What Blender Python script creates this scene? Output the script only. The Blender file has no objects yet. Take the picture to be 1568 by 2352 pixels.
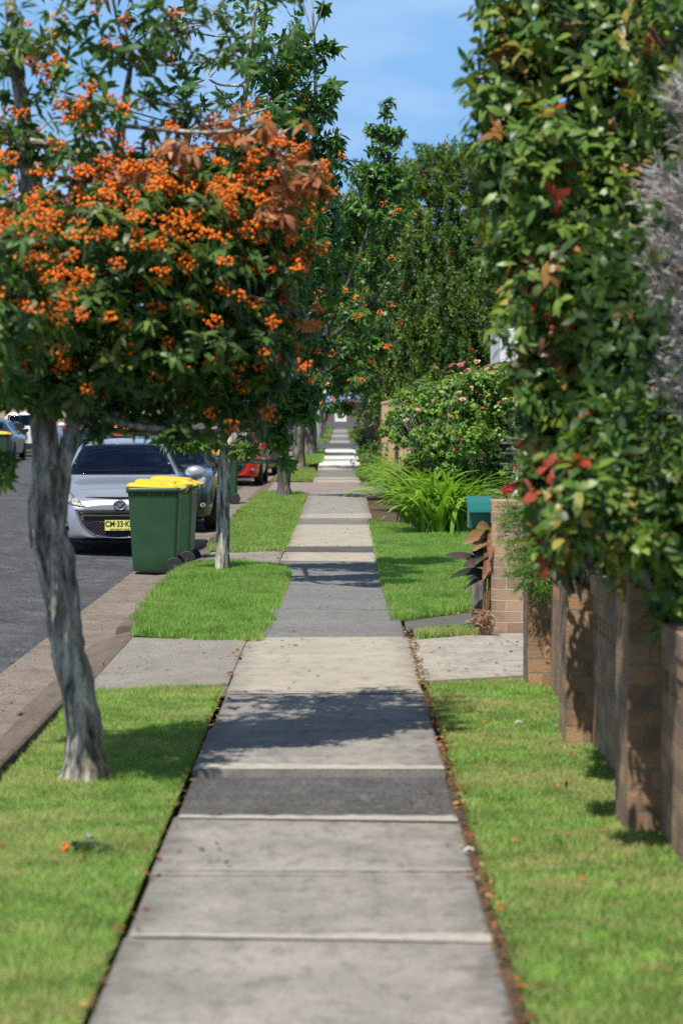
import bpy, bmesh, math, random
import numpy as np
from mathutils import Vector, Matrix
from mathutils.bvhtree import BVHTree
rnd = random.Random(7)
rng = np.random.default_rng(11)
R = math.radians
S = bpy.context.scene
COL = S.collection

# ------------------------------------------------------------------ camera, sky, sun, exposure
H = 1.72
PITCH = R(2.382)
cam = bpy.data.cameras.new('camera')
cam.sensor_fit = 'HORIZONTAL'; cam.sensor_width = 24.0; cam.lens = 85.0
cam.clip_end = 5000; cam.clip_start = 0.3
cam.dof.use_dof = True; cam.dof.focus_distance = 25.0; cam.dof.aperture_fstop = 3.5
camo = bpy.data.objects.new('camera', cam); COL.objects.link(camo)
camo.location = (0, 0, H); camo.rotation_euler = (R(90) - PITCH, 0, 0)
S.camera = camo
SUN_EL = R(60); SUN_DX, SUN_DY = 0.47, 0.883          # horizontal way the shadows fall
W = bpy.data.worlds.new('World'); S.world = W; W.use_nodes = True
nt = W.node_tree; nt.nodes.clear()
sky = nt.nodes.new('ShaderNodeTexSky'); sky.sky_type = 'NISHITA'; sky.sun_disc = False
sky.sun_elevation = SUN_EL; sky.sun_rotation = math.atan2(-SUN_DX, -SUN_DY)
sky.air_density = 1.0; sky.dust_density = 0.6; sky.ozone_density = 3.0
tc = nt.nodes.new('ShaderNodeTexCoord'); mp = nt.nodes.new('ShaderNodeMapping')
mp.inputs['Scale'].default_value = (7.0, 7.0, 24.0); mp.inputs['Location'].default_value = (0.35, 0.3, 0.25)
nz = nt.nodes.new('ShaderNodeTexNoise'); nz.inputs['Scale'].default_value = 1.3; nz.inputs['Detail'].default_value = 5
cr = nt.nodes.new('ShaderNodeValToRGB'); cr.color_ramp.elements[0].position = .42; cr.color_ramp.elements[1].position = .70
cr.color_ramp.elements[0].color = (0, 0, 0, 1); cr.color_ramp.elements[1].color = (.8, .8, .8, 1)
mx = nt.nodes.new('ShaderNodeMixRGB'); mx.inputs['Color2'].default_value = (8.2, 11.0, 15.5, 1)
bg = nt.nodes.new('ShaderNodeBackground'); bg.inputs['Strength'].default_value = 0.055
wo = nt.nodes.new('ShaderNodeOutputWorld')
L = nt.links.new
L(tc.outputs['Generated'], mp.inputs['Vector']); L(mp.outputs[0], nz.inputs['Vector']); L(nz.outputs[0], cr.inputs[0])
L(cr.outputs[0], mx.inputs['Fac']); sx = nt.nodes.new('ShaderNodeSeparateXYZ'); L(tc.outputs['Generated'], sx.inputs[0])     # pale veil of air low in the sky
mr = nt.nodes.new('ShaderNodeMapRange'); mr.interpolation_type = 'SMOOTHSTEP'; mr.inputs[1].default_value = .52; mr.inputs[2].default_value = .16; L(sx.outputs['Z'], mr.inputs[0])
ve = nt.nodes.new('ShaderNodeMixRGB'); ve.inputs['Color2'].default_value = (4.1, 8.1, 13.9, 1); L(mr.outputs[0], ve.inputs['Fac'])
L(sky.outputs[0], ve.inputs['Color1']); L(ve.outputs[0], mx.inputs['Color1']); L(mx.outputs[0], bg.inputs['Color']); L(bg.outputs[0], wo.inputs[0])
sl = bpy.data.lights.new('sun', 'SUN'); sl.energy = 5.0; sl.angle = R(0.53); sl.color = (1.0, 0.94, 0.84)
so = bpy.data.objects.new('sun', sl); COL.objects.link(so)
ldir = Vector((SUN_DX * math.cos(SUN_EL), SUN_DY * math.cos(SUN_EL), -math.sin(SUN_EL)))
so.rotation_euler = ldir.to_track_quat('-Z', 'Y').to_euler(); so.location = (-5, -8, 20)
vs = S.view_settings
vs.view_transform = 'Standard'; vs.look = 'None'; vs.exposure = 0.25; vs.gamma = 1.0; vs.use_curve_mapping = False
S.cycles.use_denoising = False
S.cycles.max_bounces = 8; S.cycles.transparent_max_bounces = 8

# ------------------------------------------------------------------ helpers
F15 = 1568 * 85 / 24.0
_f = Vector((0, math.cos(PITCH), -math.sin(PITCH))); _u = Vector((0, math.sin(PITCH), math.cos(PITCH)))
def ray(px, py): return _f + Vector((1, 0, 0)) * ((px - 784) / F15) - _u * ((py - 1176) / F15)
def G(px, py, z=0.0):                         # where a photo point meets the level z
    d = ray(px, py); t = (z - H) / d.z
    return Vector((d.x * t, d.y * t, z))
def A(px, py, Y):                             # a photo point at ground distance Y
    d = ray(px, py); t = Y / d.y
    return Vector((d.x * t, Y, H + d.z * t))

def tag(o, label=None, cat=None, group=None, kind=None):
    if label: o['label'] = label
    if cat: o['category'] = cat
    if group: o['group'] = group
    if kind: o['kind'] = kind
    return o
def root(name, loc, label, cat, group=None, rz=0.0):
    o = bpy.data.objects.new(name, None); COL.objects.link(o)
    o.location = loc; o.rotation_euler = (0, 0, rz); o.empty_display_size = .1
    return tag(o, label, cat, group)
def link(name, me, mats=None, parent=None, world=False):
    o = bpy.data.objects.new(name, me); COL.objects.link(o)
    if mats is not None:
        for m in (mats if isinstance(mats, (list, tuple)) else [mats]): me.materials.append(m)
    if parent is not None:
        o.parent = parent
        if world: o.matrix_parent_inverse = Matrix.Translation(parent.location).inverted()
    return o
def bm_obj(name, bm, mats, parent=None, world=False, smooth=False, recalc=True):
    if recalc: bmesh.ops.recalc_face_normals(bm, faces=bm.faces)
    me = bpy.data.meshes.new(name); bm.to_mesh(me); bm.free()
    if smooth: me.polygons.foreach_set('use_smooth', [True] * len(me.polygons))
    return link(name, me, mats, parent, world)
def np_mesh(name, V, F, tint=None, smooth=True):
    """V (n,3); F list of (m,k) index arrays"""
    me = bpy.data.meshes.new(name)
    V = np.asarray(V, np.float32)
    me.vertices.add(len(V)); me.vertices.foreach_set('co', V.ravel())
    F = [np.asarray(f, np.int32) for f in F if len(f)]
    lt = np.concatenate([np.full(len(f), f.shape[1], np.int32) for f in F])
    lv = np.concatenate([f.ravel() for f in F])
    me.loops.add(len(lv)); me.loops.foreach_set('vertex_index', lv)
    me.polygons.add(len(lt)); ls = np.concatenate([[0], np.cumsum(lt)[:-1]]).astype(np.int32)
    me.polygons.foreach_set('loop_start', ls)
    try: me.polygons.foreach_set('loop_total', lt)
    except Exception: pass
    me.polygons.foreach_set('use_smooth', np.full(len(lt), smooth))
    me.update(calc_edges=True)
    if tint is not None:
        a = me.attributes.new('tint', 'FLOAT_COLOR', 'POINT')
        c = np.ones((len(V), 4), np.float32); c[:, :3] = tint
        a.data.foreach_set('color', c.ravel())
    return me
def copy_tree(o, parent=None):
    c = o.copy(); COL.objects.link(c)
    if parent is not None:
        c.parent = parent; c.matrix_parent_inverse = o.matrix_parent_inverse.copy()
    for ch in list(o.children): copy_tree(ch, c)
    return c
def vnoise(x, y, s, seed=0):
    x = np.asarray(x) * s + seed * 17.3; y = np.asarray(y) * s - seed * 9.1
    def h(i, j):
        v = np.sin(i * 127.1 + j * 311.7 + seed) * 43758.5453
        return v - np.floor(v)
    xi, yi = np.floor(x), np.floor(y); fx, fy = x - xi, y - yi
    fx = fx * fx * (3 - 2 * fx); fy = fy * fy * (3 - 2 * fy)
    return (h(xi, yi) * (1 - fx) + h(xi + 1, yi) * fx) * (1 - fy) + (h(xi, yi + 1) * (1 - fx) + h(xi + 1, yi + 1) * fx) * fy
def box(bm, x0, x1, y0, y1, z0, z1, bev=0.0, mi=0):
    r = bmesh.ops.create_cube(bm, size=1)
    for v in r['verts']:
        v.co = Vector((x0 + (v.co.x + .5) * (x1 - x0), y0 + (v.co.y + .5) * (y1 - y0), z0 + (v.co.z + .5) * (z1 - z0)))
    fs = {f for v in r['verts'] for f in v.link_faces}
    for f in fs: f.material_index = mi
    if bev:
        es = list({e for f in fs for e in f.edges})
        rr = bmesh.ops.bevel(bm, geom=es, offset=bev, segments=2, affect='EDGES', profile=.6)
        for f in rr['faces']: f.material_index = mi
    return r
def box_uv(me, ox=0, oy=0):
    uv = me.uv_layers.new(name='UVMap')
    for p in me.polygons:
        n = p.normal
        for li in p.loop_indices:
            c = me.vertices[me.loops[li].vertex_index].co
            if abs(n.x) > .7: q = (c.y + ox, c.z + oy)
            elif abs(n.z) > .7: q = (c.x + ox, c.y)
            else: q = (c.x + ox, c.z + oy)
            uv.data[li].uv = q
def tubes(paths, sides=8, noise=0.0, seed=1):
    """list of (points, radii) -> V, F"""
    r_ = random.Random(seed); V = []; Fq = []; Ft = []
    for pts, rad in paths:
        pts = [Vector(p) for p in pts]; n = len(pts); base = len(V)
        prev = None
        for i, p in enumerate(pts):
            t = (pts[min(i + 1, n - 1)] - pts[max(i - 1, 0)])
            t = t.normalized() if t.length > 1e-9 else Vector((0, 0, 1))
            if prev is None:
                a = t.cross(Vector((0.3, 1, .1))); a = a.normalized() if a.length > 1e-6 else Vector((1, 0, 0))
            else:
                a = (prev - t * prev.dot(t)); a = a.normalized() if a.length > 1e-6 else Vector((1, 0, 0))
            prev = a; b = t.cross(a)
            for k in range(sides):
                an = 2 * math.pi * k / sides
                rr = rad[i] * (1 + noise * (r_.random() - .5) * 1.6 + noise * math.sin(3 * an + i * .35) + noise * .8 * math.sin(i * .9 + seed) * math.sin(an + i * .5))
                V.append(p + a * (math.cos(an) * rr) + b * (math.sin(an) * rr))
        for i in range(n - 1):
            for k in range(sides):
                a0 = base + i * sides + k; a1 = base + i * sides + (k + 1) % sides
                Fq.append((a0, a1, a1 + sides, a0 + sides))
        ti = len(V); V.append(pts[-1] + (pts[-1] - pts[-2]).normalized() * rad[-1] * .6)
        for k in range(sides):
            Ft.append((base + (n - 1) * sides + k, base + (n - 1) * sides + (k + 1) % sides, ti))
    return np.array([tuple(v) for v in V]), [np.array(Fq).reshape(-1, 4), np.array(Ft).reshape(-1, 3)]
def smooth_path(pts, rad, n=6):
    out = []; orad = []
    P = [Vector(p) for p in pts]
    for i in range(len(P) - 1):
        p0 = P[max(i - 1, 0)]; p1 = P[i]; p2 = P[i + 1]; p3 = P[min(i + 2, len(P) - 1)]
        for k in range(n):
            t = k / n
            out.append(.5 * ((2 * p1) + (p2 - p0) * t + (2 * p0 - 5 * p1 + 4 * p2 - p3) * t * t + (3 * p1 - p0 - 3 * p2 + p3) * t ** 3))
            orad.append(rad[i] * (1 - t) + rad[i + 1] * t)
    out.append(P[-1]); orad.append(rad[-1])
    return out, orad

# ------------------------------------------------------------------ materials
def new_mat(name):
    m = bpy.data.materials.new(name); m.use_nodes = True
    return m, m.node_tree.nodes, m.node_tree.links, m.node_tree.nodes['Principled BSDF']
def plain(name, c, rough=.5, metal=0.0, coat=0.0, c2=None, scale=8.0, bump=0.0, spec=.5, bscale=None, detail=4):
    m, N, K, b = new_mat(name)
    b.inputs['Base Color'].default_value = (*c, 1); b.inputs['Roughness'].default_value = rough
    b.inputs['Metallic'].default_value = metal; b.inputs['Coat Weight'].default_value = coat
    b.inputs['Coat Roughness'].default_value = .04
    b.inputs['Specular IOR Level'].default_value = spec
    if c2 is not None or bump:
        t = N.new('ShaderNodeTexCoord'); n = N.new('ShaderNodeTexNoise'); n.inputs['Scale'].default_value = scale; n.inputs['Detail'].default_value = detail
        n.inputs['Roughness'].default_value = .6
        K.new(t.outputs['Object'], n.inputs['Vector'])
        if c2 is not None:
            x = N.new('ShaderNodeMixRGB'); x.inputs[1].default_value = (*c, 1); x.inputs[2].default_value = (*c2, 1)
            rp = N.new('ShaderNodeValToRGB'); rp.color_ramp.elements[0].position = .35; rp.color_ramp.elements[1].position = .65
            K.new(n.outputs[0], rp.inputs[0]); K.new(rp.outputs[0], x.inputs[0]); K.new(x.outputs[0], b.inputs['Base Color'])
        if bump:
            nb = n
            if bscale:
                nb = N.new('ShaderNodeTexNoise'); nb.inputs['Scale'].default_value = bscale; nb.inputs['Detail'].default_value = 3
                K.new(t.outputs['Object'], nb.inputs['Vector'])
            bp = N.new('ShaderNodeBump'); bp.inputs['Strength'].default_value = bump; bp.inputs['Distance'].default_value = .01
            K.new(nb.outputs[0], bp.inputs['Height']); K.new(bp.outputs[0], b.inputs['Normal'])
    return m
def leaf_mat(name, rough=.38, trans=.32, spec=.5):
    m, N, K, b = new_mat(name)
    a = N.new('ShaderNodeAttribute'); a.attribute_name = 'tint'
    b.inputs['Roughness'].default_value = rough; b.inputs['Specular IOR Level'].default_value = spec
    K.new(a.outputs['Color'], b.inputs['Base Color'])
    t = N.new('ShaderNodeBsdfTranslucent'); g = N.new('ShaderNodeMixRGB'); g.blend_type = 'MULTIPLY'; g.inputs[0].default_value = 1
    g.inputs[2].default_value = (1.5, 1.7, .7, 1); K.new(a.outputs['Color'], g.inputs[1]); K.new(g.outputs[0], t.inputs['Color'])
    x = N.new('ShaderNodeMixShader'); x.inputs[0].default_value = trans
    K.new(b.outputs[0], x.inputs[1]); K.new(t.outputs[0], x.inputs[2]); K.new(x.outputs[0], N['Material Output'].inputs['Surface'])
    return m
def tint_mat(name, rough=.5, spec=.4):
    m, N, K, b = new_mat(name)
    a = N.new('ShaderNodeAttribute'); a.attribute_name = 'tint'
    b.inputs['Roughness'].default_value = rough; b.inputs['Specular IOR Level'].default_value = spec
    K.new(a.outputs['Color'], b.inputs['Base Color']); return m
def ground_mat(name, c1, c2, c3, big=1.2, fine=160.0, speck=.25, rough=.9, bump=.35, edge=False):
    """mottled hard surface: broad stains, fine aggregate"""
    m, N, K, b = new_mat(name)
    t = N.new('ShaderNodeTexCoord')
    def noise(s, d=5, sc=None):
        n = N.new('ShaderNodeTexNoise'); n.inputs['Scale'].default_value = s; n.inputs['Detail'].default_value = d; n.inputs['Roughness'].default_value = .62
        if sc:
            mp_ = N.new('ShaderNodeMapping'); mp_.inputs['Scale'].default_value = sc; K.new(t.outputs['Object'], mp_.inputs[0]); K.new(mp_.outputs[0], n.inputs['Vector'])
        else: K.new(t.outputs['Object'], n.inputs['Vector'])
        return n
    n1 = noise(big, 6); n2 = noise(fine, 2); n3 = noise(big * 5, 4, (1, .55, 1))
    r1 = N.new('ShaderNodeValToRGB'); r1.color_ramp.elements[0].position = .36; r1.color_ramp.elements[1].position = .66
    K.new(n1.outputs[0], r1.inputs[0])
    x1 = N.new('ShaderNodeMixRGB'); x1.inputs[1].default_value = (*c1, 1); x1.inputs[2].default_value = (*c2, 1); K.new(r1.outputs[0], x1.inputs[0])
    r3 = N.new('ShaderNodeValToRGB'); r3.color_ramp.elements[0].position = .5; r3.color_ramp.elements[1].position = .8
    K.new(n3.outputs[0], r3.inputs[0])
    f3 = N.new('ShaderNodeMath'); f3.operation = 'MULTIPLY'; f3.inputs[1].default_value = .85; K.new(r3.outputs[0], f3.inputs[0])
    x3 = N.new('ShaderNodeMixRGB'); x3.inputs[2].default_value = (*c3, 1); K.new(f3.outputs[0], x3.inputs[0]); K.new(x1.outputs[0], x3.inputs[1])
    r2 = N.new('ShaderNodeMapRange'); r2.inputs[1].default_value = .3; r2.inputs[2].default_value = .7
    r2.inputs[3].default_value = 1 - speck; r2.inputs[4].default_value = 1 + speck
    K.new(n2.outputs[0], r2.inputs[0])
    src = x3
    if edge:                                      # grime creeping in from the grass edges, small dark spots
        sp = N.new('ShaderNodeSeparateXYZ'); K.new(t.outputs['Object'], sp.inputs[0])
        ad = N.new('ShaderNodeMath'); ad.inputs[1].default_value = .10; K.new(sp.outputs['X'], ad.inputs[0])
        ab = N.new('ShaderNodeMath'); ab.operation = 'ABSOLUTE'; K.new(ad.outputs[0], ab.inputs[0])
        ne = noise(6, 5); ma = N.new('ShaderNodeMath'); ma.operation = 'MULTIPLY_ADD'; ma.inputs[1].default_value = .42; K.new(ne.outputs[0], ma.inputs[0]); K.new(ab.outputs[0], ma.inputs[2])
        me_ = N.new('ShaderNodeMapRange'); me_.inputs[1].default_value = .66; me_.inputs[2].default_value = .88; me_.inputs[4].default_value = .62; K.new(ma.outputs[0], me_.inputs[0])
        xe = N.new('ShaderNodeMixRGB'); xe.inputs[2].default_value = (c3[0] * .62, c3[1] * .60, c3[2] * .58, 1); K.new(me_.outputs[0], xe.inputs[0]); K.new(x3.outputs[0], xe.inputs[1])
        ns = noise(17, 2); ms = N.new('ShaderNodeMapRange'); ms.inputs[1].default_value = .68; ms.inputs[2].default_value = .78; ms.inputs[4].default_value = .5; K.new(ns.outputs[0], ms.inputs[0])
        xs_ = N.new('ShaderNodeMixRGB'); xs_.inputs[2].default_value = (c3[0] * .6, c3[1] * .58, c3[2] * .55, 1); K.new(ms.outputs[0], xs_.inputs[0]); K.new(xe.outputs[0], xs_.inputs[1])
        src = xs_
    v = N.new('ShaderNodeVectorMath'); v.operation = 'SCALE'; K.new(src.outputs[0], v.inputs[0]); K.new(r2.outputs[0], v.inputs['Scale'])
    K.new(v.outputs[0], b.inputs['Base Color']); b.inputs['Roughness'].default_value = rough; b.inputs['Specular IOR Level'].default_value = .3
    bp = N.new('ShaderNodeBump'); bp.inputs['Strength'].default_value = bump; bp.inputs['Distance'].default_value = .004
    K.new(n2.outputs[0], bp.inputs['Height']); K.new(bp.outputs[0], b.inputs['Normal'])
    return m
def brick_mat(name, c1, c2, mortar, stain, bw=.24, rh=.086):
    m, N, K, b = new_mat(name)
    t = N.new('ShaderNodeTexCoord'); br = N.new('ShaderNodeTexBrick')
    br.inputs['Scale'].default_value = 1; br.inputs['Brick Width'].default_value = bw; br.inputs['Row Height'].default_value = rh
    br.inputs['Mortar Size'].default_value = .0062; br.inputs['Mortar Smooth'].default_value = .3; br.offset = .5
    br.inputs['Color1'].default_value = (*c1, 1); br.inputs['Color2'].default_value = (*c2, 1); br.inputs['Mortar'].default_value = (*mortar, 1)
    K.new(t.outputs['UV'], br.inputs['Vector'])
    n = N.new('ShaderNodeTexNoise'); n.inputs['Scale'].default_value = 5; n.inputs['Detail'].default_value = 6; K.new(t.outputs['Object'], n.inputs['Vector'])
    r = N.new('ShaderNodeValToRGB'); r.color_ramp.elements[0].position = .48; r.color_ramp.elements[1].position = .8; K.new(n.outputs[0], r.inputs[0])
    x = N.new('ShaderNodeMixRGB'); x.inputs[2].default_value = (*stain, 1); K.new(r.outputs[0], x.inputs[0]); K.new(br.outputs['Color'], x.inputs[1])
    n2 = N.new('ShaderNodeTexNoise'); n2.inputs['Scale'].default_value = 90; n2.inputs['Detail'].default_value = 3; K.new(t.outputs['Object'], n2.inputs['Vector'])
    r2 = N.new('ShaderNodeMapRange'); r2.inputs[3].default_value = .75; r2.inputs[4].default_value = 1.25; K.new(n2.outputs[0], r2.inputs[0])
    v = N.new('ShaderNodeVectorMath'); v.operation = 'SCALE'; K.new(x.outputs[0], v.inputs[0]); K.new(r2.outputs[0], v.inputs['Scale'])
    K.new(v.outputs[0], b.inputs['Base Color']); b.inputs['Roughness'].default_value = .88
    ma = N.new('ShaderNodeMath'); ma.operation = 'MULTIPLY_ADD'; ma.inputs[1].default_value = -1.0
    K.new(br.outputs['Fac'], ma.inputs[0]); K.new(n2.outputs[0], ma.inputs[2])
    bp = N.new('ShaderNodeBump'); bp.inputs['Strength'].default_value = .7; bp.inputs['Distance'].default_value = .006
    K.new(ma.outputs[0], bp.inputs['Height']); K.new(bp.outputs[0], b.inputs['Normal'])
    return m
def bark_mat(name, c1, c2, c3, sc=14.0):
    m, N, K, b = new_mat(name)
    t = N.new('ShaderNodeTexCoord'); mp_ = N.new('ShaderNodeMapping'); mp_.inputs['Scale'].default_value = (1, 1, .2)
    K.new(t.outputs['Object'], mp_.inputs[0])
    n = N.new('ShaderNodeTexNoise'); n.inputs['Scale'].default_value = sc; n.inputs['Detail'].default_value = 6; n.inputs['Roughness'].default_value = .68
    K.new(mp_.outputs[0], n.inputs['Vector'])
    r = N.new('ShaderNodeValToRGB'); e = r.color_ramp.elements; e[0].position = .38; e[0].color = (*c1, 1); e[1].position = .62; e[1].color = (*c3, 1)
    q = e.new(.50); q.color = (*c2, 1)
    K.new(n.outputs[0], r.inputs[0]); K.new(r.outputs[0], b.inputs['Base Color']); b.inputs['Roughness'].default_value = .92
    bp = N.new('ShaderNodeBump'); bp.inputs['Strength'].default_value = .8; bp.inputs['Distance'].default_value = .012
    K.new(n.outputs[0], bp.inputs['Height']); K.new(bp.outputs[0], b.inputs['Normal'])
    return m

M = {}
M['concrete'] = ground_mat('concrete', (.30, .28, .25), (.205, .194, .178), (.105, .10, .094), 2.6, 90, .22, edge=True)
M['cream'] = ground_mat('cream_concrete', (.385, .34, .275), (.315, .283, .235), (.21, .19, .155), 1.8, 90, .18, edge=True)
M['cream_slab'] = ground_mat('cream_driveway', (.37, .33, .27), (.27, .245, .205), (.13, .12, .105), 2.6, 90, .18)
M['asphalt_patch'] = ground_mat('asphalt_patch', (.065, .064, .062), (.09, .088, .084), (.15, .148, .142), 2.6, 60, .6)
M['grey_patch'] = ground_mat('grey_asphalt_path', (.15, .146, .14), (.19, .184, .175), (.11, .107, .102), 1.6, 70, .45, edge=True)
M['white_slab'] = ground_mat('pale_new_concrete', (.62, .61, .58), (.56, .55, .53), (.48, .47, .45), .9, 100, .08)
M['lip'] = ground_mat('ground_slab_edge', (.42, .395, .345), (.33, .31, .275), (.22, .208, .185), 6, 120, .14)
M['pinkbrown'] = ground_mat('reddish_paved_driveway', (.255, .205, .18), (.22, .18, .165), (.19, .16, .15), .8, 90, .22)
M['aggregate'] = ground_mat('exposed_aggregate', (.245, .225, .19), (.20, .185, .16), (.15, .14, .125), 1.3, 75, .45)
M['road'] = ground_mat('road_asphalt', (.050, .052, .056), (.075, .076, .08), (.14, .137, .13), .9, 45, .85, bump=1.0)
M['gutter'] = ground_mat('gutter_concrete', (.17, .138, .108), (.22, .185, .15), (.09, .07, .056), 1.3, 70, .55)
M['kerb'] = ground_mat('kerb_concrete', (.12, .092, .070), (.16, .125, .098), (.07, .054, .044), 1.8, 70, .4)
M['soil'] = ground_mat('soil', (.075, .05, .033), (.11, .075, .048), (.05, .034, .024), 3, 60, .5)
M['earth'] = ground_mat('far_ground', (.10, .10, .05), (.075, .10, .04), (.15, .12, .07), .25, 20, .3)
M['leaf'] = leaf_mat('leaf', .42, .36, .4)
M['leaf_gloss'] = leaf_mat('glossy_leaf', .38, .34, .38)
M['grass'] = leaf_mat('grass_blade', .6, .42, .15)
M['petal'] = leaf_mat('petal', .6, .35, .2)
M['berry'] = tint_mat('berry', .32, .5)
M['dry'] = tint_mat('dry_leaf', .8, .2)
M['bark'] = bark_mat('pale_grey_bark', (.055, .047, .038), (.27, .242, .20), (.56, .52, .45), 20)
M['bark_dark'] = bark_mat('dark_grey_bark', (.025, .022, .02), (.075, .07, .066), (.17, .155, .14), 18)
M['bark_mid'] = bark_mat('grey_brown_bark', (.035, .03, .027), (.105, .095, .085), (.27, .245, .215), 12)
M['brick'] = brick_mat('brown_brick', (.42, .24, .128), (.21, .132, .082), (.235, .195, .15), (.10, .072, .055))
M['brick_pier'] = brick_mat('light_brown_brick', (.43, .275, .165), (.26, .18, .12), (.44, .40, .33), (.15, .112, .088))
M['brick_far'] = brick_mat('orange_brick', (.50, .315, .19), (.58, .40, .25), (.45, .40, .32), (.36, .24, .16))
M['bin_green'] = plain('green_bin_plastic', (.030, .085, .040), .42, c2=(.024, .072, .034), scale=5, spec=.4, bump=.04, bscale=60)
M['bin_yellow'] = plain('yellow_lid_plastic', (.85, .47, .008), .32, spec=.5)
M['bin_far'] = plain('dark_green_bin_plastic', (.02, .06, .03), .45)
M['rubber'] = plain('black_rubber', (.018, .018, .02), .7)
M['hub'] = plain('grey_plastic_hub', (.05, .052, .058), .5)
M['silver'] = plain('silver_blue_paint', (.42, .445, .50), .33, .5, .9)
M['charcoal'] = plain('charcoal_paint', (.022, .024, .03), .25, .2, .9)
M['red'] = plain('red_paint', (.72, .014, .016), .26, .15, .9)
M['grey_paint'] = plain('silver_grey_paint', (.36, .36, .36), .3, .6, .9)
M['black_paint'] = plain('black_paint', (.012, .013, .016), .25, 0, .9)
M['white_paint'] = plain('white_car_paint', (.75, .75, .74), .3, 0, .8)
M['navy'] = plain('navy_paint', (.02, .032, .075), .25, .3, .9)
M['lightblue'] = plain('silver_sky_paint', (.38, .43, .52), .28, .6, .9)
M['orange'] = plain('orange_red_paint', (.65, .11, .04), .3, .1, .8)
M['glass'] = plain('dark_car_glass', (.006, .011, .03), .05, 0, 0, spec=.35)
M['black'] = plain('black_plastic', (.012, .012, .013), .45)
M['mesh'] = plain('black_grille_mesh', (.008, .008, .009), .5)
M['chrome'] = plain('chrome', (.75, .75, .76), .14, 1.0)
M['rim'] = plain('alloy_rim', (.42, .42, .44), .3, .9)
M['lamp'] = plain('headlamp_lens', (.75, .76, .76), .12, .35, 1.0)
M['lamp_dark'] = plain('headlamp_housing', (.30, .31, .31), .15, .3, .6)
M['lamp_amber'] = plain('amber_lens', (.65, .20, .04), .2, 0, 1.0)
M['tail'] = plain('red_tail_lens', (.55, .01, .008), .15, 0, 1.0)
M['plate'] = plain('yellow_number_plate', (.80, .78, .22), .45)
M['plate_ink'] = plain('black_plate_ink', (.02, .02, .02), .5)
M['teal'] = plain('teal_paint', (.004, .135, .105), .42, 0, .2, c2=(.005, .12, .095), scale=12, bump=.05)
M['teal_dark'] = plain('teal_inside', (.004, .06, .05), .6)
M['timber'] = bark_mat('weathered_timber', (.09, .08, .072), (.19, .175, .165), (.30, .285, .27), 22)
M['terracotta'] = plain('terracotta', (.50, .24, .135), .8, c2=(.42, .19, .105), scale=9, bump=.1)
M['steel'] = plain('galvanised_steel', (.33, .40, .45), .45, .6)
M['cable'] = plain('black_cable', (.015, .015, .017), .6)
M['hwall'] = plain('grey_weatherboard', (.085, .09, .10), .7, c2=(.075, .08, .09), scale=3)
M['hwhite'] = plain('white_house_paint', (.76, .77, .77), .55, c2=(.70, .71, .71), scale=2)
M['hroof'] = plain('grey_metal_roof', (.20, .20, .21), .5, .2)
M['tileroof'] = plain('terracotta_tile_roof', (.33, .13, .085), .8, c2=(.25, .10, .07), scale=12, bump=.3)
M['hcream'] = plain('cream_house_wall', (.55, .50, .43), .8, c2=(.48, .44, .38), scale=2)
M['window'] = plain('window_glass', (.02, .025, .03), .08, 0, .6)
M['railgreen'] = plain('pale_green_paint', (.36, .47, .43), .55)
M['paper'] = plain('white_scrap', (.8, .8, .8), .7)

# ------------------------------------------------------------------ ground, road, path
def gz(y):
    pts = [(0, 0), (150, 0), (220, .29), (245, .97), (290, 1.9), (340, 2.4), (3000, 2.4)]
    if y <= 0: return 0.0
    for (a, za), (b, zb) in zip(pts, pts[1:]):
        if y <= b: return za + (zb - za) * (y - a) / (b - a)
    return 2.4
def sheet(name, rows, mats, kind='structure', mi=None):
    """rows: list of rows of points -> a sheet"""
    bm = bmesh.new(); vv = [[bm.verts.new(p) for p in r] for r in rows]
    for i in range(len(rows) - 1):
        for j in range(len(rows[0]) - 1):
            f = bm.faces.new((vv[i][j], vv[i][j + 1], vv[i + 1][j + 1], vv[i + 1][j]))
    bmesh.ops.recalc_face_normals(bm, faces=bm.faces)
    for f in bm.faces:
        if f.normal.z < 0: f.normal_flip()
    o = bm_obj(name, bm, mats, recalc=False); tag(o, kind=kind); return o
YS = [-30, 0, 60, 112, 150, 185, 220, 232, 245, 268, 290, 340, 700, 1800]
bm = bmesh.new()
rows = [[(x, y, gz(y) - (.06 if -1.6 < x else .45 if x > -13.6 else .06)) for x in (-900, -60, -13.6, -13.59, -1.66, -1.6, 0, 8, 60, 900)] for y in YS]
sheet('ground', rows, M['soil'])
sheet('far_ground', [[(x, y, gz(y) - .03) for x in (1.36, 10, 60, 900)] for y in YS[1:]], M['earth']).name = 'ground'
sheet('ground', [[(x, y, gz(y) + .05) for x in (-900, -60, -13.3)] for y in YS[1:]], M['earth'])
def roadz(x): return -.12 + .18 * (-2.4 - x) / 5.1 if x > -7.5 else .06 - .08 * (-7.5 - x) / 5.6
YR = [-30, 0, 20, 40, 60, 80, 112, 150, 185, 220, 232, 245, 268, 290, 340, 700]
sheet('road', [[(x, y, roadz(x) + gz(y)) for x in (-13.1, -11, -9, -7.5, -6, -4, -2.40)] for y in YR], M['road'])
sheet('gutter', [[(x, y, z + gz(y)) for x, z in ((-2.40, -.122), (-2.1, -.135), (-1.70, -.115))] for y in YR], M['gutter'])
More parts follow.
